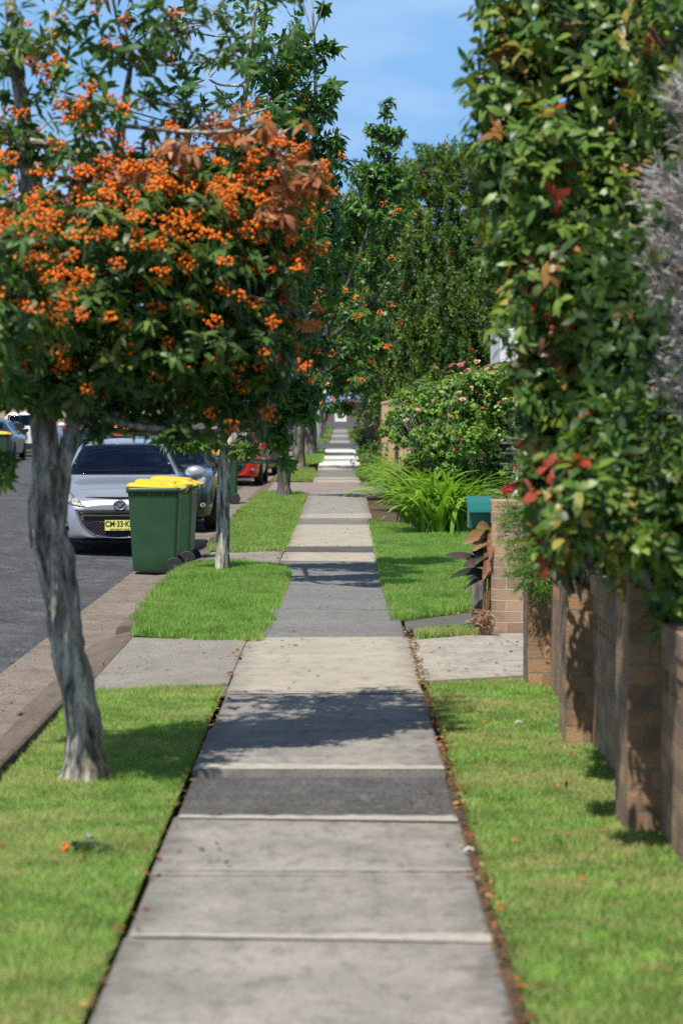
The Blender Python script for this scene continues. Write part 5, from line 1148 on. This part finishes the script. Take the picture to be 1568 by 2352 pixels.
def make_car(kind, paint, loc, rz, label, front=None, detail=1, plate=None, tail_style='lamp'):
    K = dict(HATCH) if kind == 'hatch' else dict(SUV)
    t = root('parked_car', loc, label, 'car', 'cars parked along the kerb', rz)
    Lc, Wc = K['L'], K['W']
    ys = sorted(set(list(np.linspace(0, .12, 8)) + list(np.linspace(.12, .9, 16)) + list(np.linspace(.9, Lc - .5, 44)) + list(np.linspace(Lc - .5, Lc, 16))))
    NP = 36; V = []; rows = []
    def halfw(y):
        a = 1.0
        if y < K['plan_f']: s = 1 - y / K['plan_f']; a = K['nose'] / Wc + (1 - K['nose'] / Wc) * (1 - s ** 2.4) ** .55
        if y > Lc - K['plan_r']: s = 1 - (Lc - y) / K['plan_r']; a = min(a, K['tail'] / Wc + (1 - K['tail'] / Wc) * (1 - s ** 2.4) ** .55)
        return Wc * a
    for y in ys:
        w = halfw(y); zb = interp(K['bottom'], y); zc = interp(K['roof'], y); zs = min(interp(K['shoulder'], y), zc - .05); xu = min(interp(K['upper'], y), w * .86)
        crown = .05 if zc > 1.2 else .03
        zu = zc - crown
        if zu < zs + .015: zu = zs + .015 + .0
        pts = [(0, zb), (w * .55, zb), (w * .90, zb + .03), (w * .985, zb + .14), (w, (zb + .14 + zs) / 2), (w * .985, zs - .06), (w * .955, zs), ((w * .955 * .3 + xu * .7), zs * .3 + zu * .7 + (.01 if zc > 1.2 else 0)), (xu * .97, zu), (xu * .6, zc - crown * .32), (0, zc)]
        P3 = [Vector((p[0], p[1], 0)) for p in pts]; sp, _ = smooth_path(P3, [1] * len(P3), 4)
        rows.append([(q.x, y, q.y) for q in sp])
    m = len(rows[0])
    for r in rows:
        V += r; V += [(-x, y, z) for x, y, z in r[-2:0:-1]]
    n = 2 * m - 2; F = []
    for i in range(len(rows) - 1):
        for k in range(n): F.append((i * n + k, i * n + (k + 1) % n, (i + 1) * n + (k + 1) % n, (i + 1) * n + k))
    me = bpy.data.meshes.new('body'); me.from_pydata(V, [], F + [tuple(range(n))[::-1], tuple(range((len(rows) - 1) * n, len(rows) * n))]); me.update()
    bmx = bmesh.new(); bmx.from_mesh(me); bmesh.ops.recalc_face_normals(bmx, faces=bmx.faces); bmx.to_mesh(me); bmx.free()
    me.polygons.foreach_set('use_smooth', [len(p.vertices) == 4 for p in me.polygons])
    body = link('body', me, M[paint], t)
    bvh = BVHTree.FromPolygons([Vector(v) for v in V], F + [tuple(range(n))[::-1], tuple(range((len(rows) - 1) * n, len(rows) * n))])
    def patch(name, poly, side, mat_, off=.006, nv=8, nu=14, parent=None, smooth=True):
        """side: 'f' front (x,z), 'r' rear, 'l'/'q' the two flanks (y,z)"""
        zs_ = [p[1] for p in poly]; z0, z1 = min(zs_), max(zs_); bm = bmesh.new(); grid = []
        for i in range(nv + 1):
            z = z0 + (z1 - z0) * (i / nv) ; z = min(max(z, z0 + 1e-4), z1 - 1e-4); us = []
            for a, b in zip(poly, poly[1:] + poly[:1]):
                if (a[1] - z) * (b[1] - z) <= 0 and a[1] != b[1]: us.append(a[0] + (b[0] - a[0]) * (z - a[1]) / (b[1] - a[1]))
            if len(us) < 2: continue
            u0, u1 = min(us), max(us); row = []
            for j in range(nu + 1):
                u = u0 + (u1 - u0) * j / nu
                if side == 'f': o_, d_ = Vector((u, -3, z)), Vector((0, 1, 0))
                elif side == 'r': o_, d_ = Vector((u, Lc + 3, z)), Vector((0, -1, 0))
                elif side == 'q': o_, d_ = Vector((3, u, z)), Vector((-1, 0, 0))
                else: o_, d_ = Vector((-3, u, z)), Vector((1, 0, 0))
                h = bvh.ray_cast(o_, d_)
                if h[0] is None: row.append(None); continue
                nn = h[1] if h[1].dot(d_) < 0 else -h[1]
                row.append(bm.verts.new(h[0] + (nn * .5 - d_ * .5).normalized() * off))
            grid.append(row)
        for a, b in zip(grid, grid[1:]):
            for j in range(nu):
                q = (a[j], a[j + 1], b[j + 1], b[j])
                if None not in q:
                    try: bm.faces.new(q)
                    except ValueError: pass
        # give it real thickness
        g = bmesh.ops.solidify(bm, geom=list(bm.faces), thickness=min(off * .8, .005))
        return bm_obj(name, bm, M[mat_], parent or t, False, smooth)
    R_, zc0 = K['roof'], None
    if kind == 'hatch':
        patch('windscreen', [(-.70, 1.005), (.70, 1.005), (.685, 1.05), (.53, 1.375), (.3, 1.392), (-.3, 1.392), (-.53, 1.375), (-.685, 1.05)], 'f', 'glass', .006, 16, 20)
        patch('roof_trim', [(-.50, 1.398), (.50, 1.398), (.50, 1.404), (-.50, 1.404)], 'f', 'chrome', .006, 2, 16)
        patch('wiper', [(-.52, 1.035), (.05, 1.05), (.05, 1.058), (-.52, 1.043)], 'f', 'black', .022, 4, 10); patch('wiper', [(-.05, 1.03), (.55, 1.06), (.55, 1.068), (-.05, 1.038)], 'f', 'black', .022, 4, 10)
        for s in 'lq':
            patch('side_window', [(1.62, 1.0), (2.45, .99), (2.45, 1.36), (2.25, 1.36), (2.0, 1.24)], s, 'glass'); patch('side_window', [(2.52, .99), (3.45, 1.03), (3.3, 1.28), (3.05, 1.345), (2.52, 1.36)], s, 'glass')
        patch('rear_window', [(-.56, 1.09), (.56, 1.09), (.50, 1.32), (-.50, 1.32)], 'r', 'glass', .006)
        tz, th = .88, .12
    else:
        patch('windscreen', [(-.74, 1.14), (.74, 1.14), (.62, 1.58), (-.62, 1.58)], 'f', 'glass', .006, 14, 20)
        for s in 'lq':
            patch('side_window', [(1.5, 1.12), (2.4, 1.12), (2.4, 1.58), (1.95, 1.58)], s, 'glass'); patch('side_window', [(2.48, 1.12), (3.3, 1.12), (3.3, 1.58), (2.48, 1.58)], s, 'glass'); patch('side_window', [(3.4, 1.13), (4.05, 1.15), (3.95, 1.56), (3.4, 1.58)], s, 'glass')
        patch('rear_window', [(-.62, 1.16), (.62, 1.16), (.57, 1.58), (-.57, 1.58)], 'r', 'glass', .006)
        tz, th = 1.0, .22
    # wheels with rims, dark arches
    for wy in K['wheels']:
        for sx in (-1, 1):
            bm = bmesh.new(); r = K['wr']; poly = [(wy + (r + .045) * math.cos(a), r + (r + .045) * math.sin(a)) for a in np.linspace(-.35, math.pi + .35, 20)]
            patch('wheel_arch', poly, 'l' if sx < 0 else 'q', 'black', .004, 12, 12)
            lathe_x(bm, [(-.10, r * .62), (-.10, r * .9), (-.085, r), (.085, r), (.10, r * .9), (.10, r * .62)], 32, sx * (Wc - .085), (wy, r))
            w = bm_obj('wheel', bm, M['rubber'], t, smooth=False)
            bm = bmesh.new(); lathe_x(bm, [(-.06, r * .64), (.075, r * .64), (.095, r * .62), (.095, r * .56), (.05, r * .52), (.05, .0)] if sx > 0 else [(-.05, 0), (-.05, r * .52), (-.095, r * .56), (-.095, r * .62), (-.075, r * .64), (.06, r * .64)], 28, sx * (Wc - .083), (wy, r))
            for k in range(7):
                a = k * 2 * math.pi / 7; x = sx * (Wc - .083) + sx * .07; c, s_ = math.cos(a), math.sin(a); ww = .022
                q = [bm.verts.new((xx, wy + rr * c - dd * s_, r + rr * s_ + dd * c)) for xx in (x - .02, x + .02) for rr, dd in ((.03, -ww), (r * .58, -ww), (r * .58, ww), (.03, ww))]
                for f in ((0, 1, 2, 3), (4, 5, 6, 7), (0, 1, 5, 4), (1, 2, 6, 5), (2, 3, 7, 6), (3, 0, 4, 7)): bm.faces.new([q[i] for i in f])
            bm_obj('rim', bm, M['rim'], w)
    # mirrors
    my, mz = (1.42, 1.03) if kind == 'hatch' else (1.35, 1.18)
    for sx in (-1, 1):
        bm = bmesh.new(); bmesh.ops.create_uvsphere(bm, u_segments=16, v_segments=10, radius=1)
        for v in bm.verts: v.co = Vector((sx * (Wc + .085) + v.co.x * .14, my + v.co.y * .085 * (1 if v.co.y < 0 else .6), mz + v.co.z * .09))
        mo = bm_obj('wing_mirror', bm, M[paint], t, smooth=True)
        bm = bmesh.new(); box(bm, sx * (Wc + .02) - .09, sx * (Wc + .02) + .09, my, my + .05, mz - .085, mz - .05, .008); bm_obj('mirror_foot', bm, M['black'], mo)
    # rear lamps, bumper
    for sx in (-1, 1):
        pl_ = [(sx * .50, tz - th * .3), (sx * .80, tz - th * .3), (sx * .80, tz + th), (sx * .62, tz + th)]
        patch('tail_light', pl_, 'r', 'tail', .008, 6, 8)
    patch('rear_bumper', [(-.6, .36), (.6, .36), (.62, .50), (-.62, .50)], 'r', 'black', .006, 4, 14)
    # front fascia
    if front == 'smile':
        top = [(-.56, .60), (-.30, .572), (0, .560), (.30, .572), (.56, .60)]; bot = [(.50, .46), (.42, .36), (.28, .275), (0, .245), (-.28, .275), (-.42, .36), (-.50, .46)]
        g = patch('grille', top + bot, 'f', 'mesh', .006, 14, 26)
        patch('grille_bar', [(-.50, .575), (-.2, .553), (.2, .553), (.50, .575), (.49, .545), (.2, .525), (-.2, .525), (-.49, .545)], 'f', 'black', .014, 4, 22, g)
        patch('grille_bar', [(-.50, .535), (-.2, .500), (.2, .500), (.50, .535), (.47, .455), (.2, .44), (-.2, .44), (-.47, .455)], 'f', 'black', .016, 4, 22, g)
        ed = []
        for a in top[:1] + bot[::-1] + top[-1:]: ed.append(a)
        pts = []
        for u, z in ed:
            h = bvh.ray_cast(Vector((u, -3, z)), Vector((0, 1, 0))); pts.append(h[0] + Vector((0, -.006, 0)))
        sp, rr = smooth_path(pts, [.009] * len(pts), 5); V_, F_ = tubes([(sp, rr)], 8); link('grille_surround', np_mesh('grille_surround', V_, F_), M['chrome' if paint != 'red' else 'black'], g)
        V_ = []; tb = []
        if detail > 1:
            for k in range(-11, 12):
                for sgn in (-1, 1):
                    pp = []
                    for j in range(7):
                        z = .27 + j * .03; u = k * .045 + sgn * (j * .030 - .09)
                        lim = .49 - (.46 - z) * 1.0 if z > .3 else .30
                        if abs(u) > lim: continue
                        h = bvh.ray_cast(Vector((u, -3, z)), Vector((0, 1, 0)))
                        if h[0] is not None: pp.append(h[0] + Vector((0, -.009, 0)))
                    if len(pp) > 1: tb.append((pp, [.0035] * len(pp)))
            V_, F_ = tubes(tb, 4); link('grille_mesh', np_mesh('grille_mesh', V_, F_), M['hub'], g)
        for sx in (-1, 1):
            hl = patch('headlight', [(sx * a, z) for a, z in ((.415, .635), (.50, .635), (.66, .665), (.735, .73), (.745, .80), (.70, .835), (.62, .80), (.52, .72))], 'f', 'lamp_dark', .008, 10, 14)
            for cx, cz, r in ((.56, .70, .045), (.655, .735, .055), (.69, .79, .03)):
                patch('lamp_bowl', [(sx * cx + r * math.cos(a), cz + r * math.sin(a)) for a in np.linspace(0, 6.283, 17)[:-1]], 'f', 'lamp', .016, 8, 8, hl)
            patch('indicator', [(sx * a, z) for a, z in ((.50, .642), (.60, .662), (.58, .676), (.50, .655))], 'f', 'lamp_amber', .016, 3, 5, hl)
            fg = patch('fog_lamp_recess', [(sx * a, z) for a, z in ((.63, .34), (.73, .37), (.74, .47), (.66, .46))], 'f', 'black', .007, 6, 6)
            patch('fog_lamp', [(sx * .69 + .036 * math.cos(a), .41 + .036 * math.sin(a)) for a in np.linspace(0, 6.283, 13)[:-1]], 'f', 'lamp', .014, 6, 6, fg)
        patch('bonnet_seam', [(-.44, .748), (0, .722), (.44, .748), (.44, .755), (0, .729), (-.44, .755)], 'f', 'black', .003, 4, 20)
        patch('lower_lip', [(-.66, .215), (-.3, .20), (.3, .20), (.66, .215), (.64, .245), (.3, .232), (-.3, .232), (-.64, .245)], 'f', 'black', .008, 3, 20)
        # emblem: oval ring with spread wings
        h = bvh.ray_cast(Vector((0, -3, .655)), Vector((0, 1, 0))); ey = h[0].y - .012
        ring = [(.078 * math.cos(a), ey, .655 + .058 * math.sin(a)) for a in np.linspace(0, 6.2832, 25)]
        wing = [(-.060, .028), (-.035, .012), (-.012, -.008), (0, -.022), (.012, -.008), (.035, .012), (.060, .028)]
        wing = smooth_path([Vector((x, ey, .668 + z - .006)) for x, z in wing], [.0055, .008, .009, .009, .009, .008, .0055], 3)
        V_, F_ = tubes([(ring, [.0075] * 25), wing], 8)
        em = link('emblem', np_mesh('emblem', V_, F_), M['chrome'], t)
        bm = bmesh.new(); q = [bm.verts.new((.074 * math.cos(a), ey + .006, .655 + .054 * math.sin(a))) for a in np.linspace(0, 6.2832, 25)[:-1]]; bm.faces.new(q)
        bmesh.ops.solidify(bm, geom=list(bm.faces), thickness=.006); bm_obj('emblem_backing', bm, M['lamp_dark'], em)
    elif front == 'suv':
        g = patch('grille', [(-.45, .72), (.45, .72), (.42, .95), (-.42, .95)], 'f', 'mesh', .008, 6, 16)
        for k in range(4):
            z = .75 + k * .055; patch('grille_bar', [(-.42, z), (.42, z), (.42, z + .018), (-.42, z + .018)], 'f', 'chrome', .016, 2, 14, g)
        for sx in (-1, 1): patch('headlight', [(sx * .50, .80), (sx * .78, .84), (sx * .78, .97), (sx * .5, .94)], 'f', 'lamp', .01, 5, 8)
        patch('lower_grille', [(-.55, .42), (.55, .42), (.6, .58), (-.6, .58)], 'f', 'black', .008, 4, 16)
    if plate:
        txt, end, pz, sub = plate
        h = bvh.ray_cast(Vector((0, -3 if end == 'f' else Lc + 3, pz)), Vector((0, 1 if end == 'f' else -1, 0)))
        sgn = 1 if end == 'f' else -1; py_ = h[0].y - sgn * .035
        bm = bmesh.new(); box(bm, -.186, .186, py_ - .004, py_ + .004, pz - .067, pz + .067, .003); pb = bm_obj('number_plate', bm, M['plate'], t)
        bm = bmesh.new(); 
        for a, b, c, d in ((-.188, .188, .0675, .071), (-.188, .188, -.071, -.0675), (-.1895, -.186, -.071, .071), (.186, .1895, -.071, .071)): box(bm, a, b, py_ - .006, py_ + .005, pz + c, pz + d)
        box(bm, -.1, .1, py_ + .006, py_ + .05, pz - .05, pz + .05); bm_obj('plate_frame', bm, M['black'], pb)
        def text(s, size, z, sx_=1.0):
            c = bpy.data.curves.new('lettering', 'FONT'); c.body = s; c.size = size; c.align_x = 'CENTER'; c.align_y = 'CENTER'; c.extrude = .002; c.offset = .0022 * (size > .05)
            to = bpy.data.objects.new('tmp', c); COL.objects.link(to); bpy.context.view_layer.update()
            m_ = bpy.data.meshes.new_from_object(to.evaluated_get(bpy.context.evaluated_depsgraph_get())); bpy.data.objects.remove(to); m_.name = 'lettering'
            o = link('lettering', m_, M['plate_ink'], pb); o.rotation_euler = (R(90), 0, 0 if end == 'f' else math.pi); o.location = (0, py_ - sgn * .006, z); o.scale = (sx_, 1, 1)
        text(txt, .098, pz + .014, .84)
        if sub: text(sub, .026, pz - .050, 1.0)
    return t
make_car('hatch', 'silver', (-2.78, 30.3, -.11), R(4), 'silver blue hatchback with yellow number plate parked facing us behind the bins', 'smile', 2, ('CM·33·KD', 'f', .405, 'NEW SOUTH WALES'))
make_car('hatch', 'charcoal', (-2.80, 36.6, -.11), R(1), 'charcoal car parked directly behind the silver blue hatchback', 'smile', 1)
make_car('hatch', 'red', (-2.88, 59.5, -.11), R(-1), 'bright red small hatchback parked along the kerb', 'smile', 1)
make_car('hatch', 'grey_paint', (-2.72, 69.0, -.11), R(-1), 'silver grey hatchback parked directly behind the red one', 'smile', 1)
make_car('suv', 'black_paint', (-2.75, 112, -.11), R(0), 'black four wheel drive with barred grille facing us far down the kerb', 'suv', 1)
def rear(kind, paint, x, y, rz, label, plate=None):
    L_ = HATCH['L'] if kind == 'hatch' else SUV['L']
    return make_car(kind, paint, (x + L_ * math.sin(rz) * 0, y + L_, .02), math.pi + rz, label, None, 1, plate)
c = rear('suv', 'white_paint', -11.85, 91.5, R(-3), 'white four wheel drive with spare wheel seen from behind across the road', ('06·01', 'r', .56, None))
bm = bmesh.new(); lathe_y(bm, [(0, .10), (0, .30), (.03, .335), (.17, .335), (.20, .30), (.20, .0)], 28, (.18, .98), SUV['L'] - .02); bm_obj('spare_wheel', bm, M['black'], c)
rear('suv', 'navy', -11.35, 107, R(-2), 'navy blue four wheel drive seen from behind across the road')
rear('suv', 'lightblue', -11.0, 128, R(-2), 'pale silver blue car furthest along across the road')
rear('hatch', 'orange', -10.9, 121, R(-2), 'orange red hatchback seen from behind over the roof of the silver car')
rear('hatch', 'charcoal', -12.2, 83, R(0), 'dark grey car cut off by the left edge across the road')

# ------------------------------------------------------------------ poles, cables
def pole(x, y, h, r, label):
    b = Vector((x, y, gz(y))); t = root('sign_pole', b, label, 'pole')
    V, F = tubes([([b + Vector((0, 0, -.1)), b + Vector((0, 0, h))], [r, r])], 10); link('post', np_mesh('post', V, F), M['steel'], t, True)
    bm = bmesh.new(); box(bm, x - .45, x + .45, y - .03, y - .005 - r, gz(y) + h - .22, gz(y) + h - .02, .004)
    bm_obj('sign_blade', bm, M['hwhite'], t, True)
p = G(731, 1014); pole(p.x, p.y, 3.0, .055, 'grey steel sign pole on the verge past the cross street')
p = A(768, 968, 237); pole(p.x, p.y, 3.2, .06, 'distant grey steel pole beside the far bin')
def cable(a, b, sag, r, label):
    a, b = Vector(a), Vector(b); pts = [a.lerp(b, k / 24) + Vector((0, 0, -sag * 4 * (k / 24) * (1 - k / 24))) for k in range(25)]
    V, F = tubes([(pts, [r] * 25)], 6); o = link('power_cable', np_mesh('power_cable', V, F), M['cable']); tag(o, label, 'cable', 'overhead cables')
a0 = A(780, 352, 60); a1 = A(1100, 408, 60); d = (a1 - a0)
cable(a0 - d * 2.0 + Vector((0, 0, .35)), a1 + d * 1.2 + Vector((0, 0, .5)), .55, .020, 'upper thick overhead cable crossing in front of the weeping tree')
a0 = A(775, 368, 60); a1 = A(1090, 428, 60); d = (a1 - a0)
cable(a0 - d * 2.0 + Vector((0, .3, .35)), a1 + d * 1.2 + Vector((0, .3, .5)), .55, .013, 'lower thin overhead cable crossing in front of the weeping tree')
a0 = A(900, 690, 62); a1 = A(1130, 740, 62); d = (a1 - a0)
cable(a0 - d * .4, a1 + d * 1.2 + Vector((0, 0, .3)), .3, .012, 'lowest overhead cable running into the weeping tree')

# ------------------------------------------------------------------ litter
def litter():
    n = 1600; x = []; y = []
    for _ in range(n):
        u = rnd.random()
        if u < .30: x.append(.515 + rnd.gauss(0, .016)); y.append(rnd.uniform(6, 19))
        elif u < .45: x.append(-.715 + rnd.gauss(0, .02)); y.append(rnd.uniform(6, 30))
        elif u < .62: x.append(rnd.uniform(-.7, .5)); y.append(rnd.uniform(9, 60))
        elif u < .80: x.append(rnd.uniform(.55, 1.3)); y.append(rnd.uniform(7, 27))
        else: x.append(rnd.uniform(-2.4, -.75)); y.append(rnd.uniform(8, 30))
    x = np.array(x); y = np.array(y); z = np.where(np.abs(x + .1) < .6, .014, np.where(x < -1.65, -.10, .022)); n = len(x)
    D = norm(np.stack([rng.normal(size=n), rng.normal(size=n), rng.normal(0, .15, n)], 1)); N_ = norm(np.stack([rng.normal(0, .3, n), rng.normal(0, .3, n), np.ones(n)], 1))
    V, F, k = leaf_arrays(np.stack([x, y, z], 1), D, N_, rng.uniform(.015, .052, n), rng.uniform(.010, .024, n), .15)
    o = link('leaf_litter', np_mesh('leaf_litter', V, F, np.repeat(palette(n, [(.22, .09, .035, 3), (.13, .06, .03, 3), (.40, .14, .04, 1), (.30, .22, .08, 1)]), k, 0)), M['dry']); tag(o, kind='stuff')
litter()
def sprig():
    b = G(205, 1960); t = root('fallen_twig', b, 'fallen leafy twig with orange berries lying on the near lawn', 'twig')
    C = np.array([tuple(b + Vector((dx, dy, dz))) for dx, dy, dz in ((-.05, 0, .03), (0, .02, .04), (.04, 0, .035), (.02, -.03, .03))])
    p, D, N_, l, w = rosettes(C, rand_dir(4), 6, .07, .026, .2, .6)
    V, F, k = leaf_arrays(p, D, N_, l, w, .3); V[:, 2] = np.maximum(V[:, 2], .014)
    link('leaves', np_mesh('leaves', V, F, np.repeat(palette(len(p), GREEN_NEAR), k, 0)), M['leaf'], t, True)
    link('berries', berries_mesh(np.array([tuple(b + Vector((-.095, 0, .022)))]), 9, .018, .008, ORANGE), M['berry'], t, True)
    V, F = tubes([([b + Vector((-.09, 0, .03)), b + Vector((0, 0, .045)), b + Vector((.08, -.01, .03))], [.004, .004, .003])], 5); link('stem', np_mesh('stem', V, F), M['bark_dark'], t, True)
sprig()
for (px, py, lab) in ((1190, 1661, 'small white paper scrap on the right lawn before the piers'), (1076, 1955, 'small white paper scrap at the right edge of the footpath')):
    c = G(px, py, .02); bm = bmesh.new(); vv = [bm.verts.new((c.x + dx, c.y + dy, .02 + dz)) for dx, dy, dz in ((-.02, -.015, 0), (.0, -.018, .012), (.02, -.012, .002), (.018, .014, .008), (0, .018, .016), (-.018, .012, .004))]
    for f in ((0, 1, 4, 5), (1, 2, 3, 4)): bm.faces.new([vv[i] for i in f])
    bmesh.ops.solidify(bm, geom=list(bm.faces), thickness=.001); o = bm_obj('paper_scrap', bm, M['paper']); tag(o, lab, 'litter')
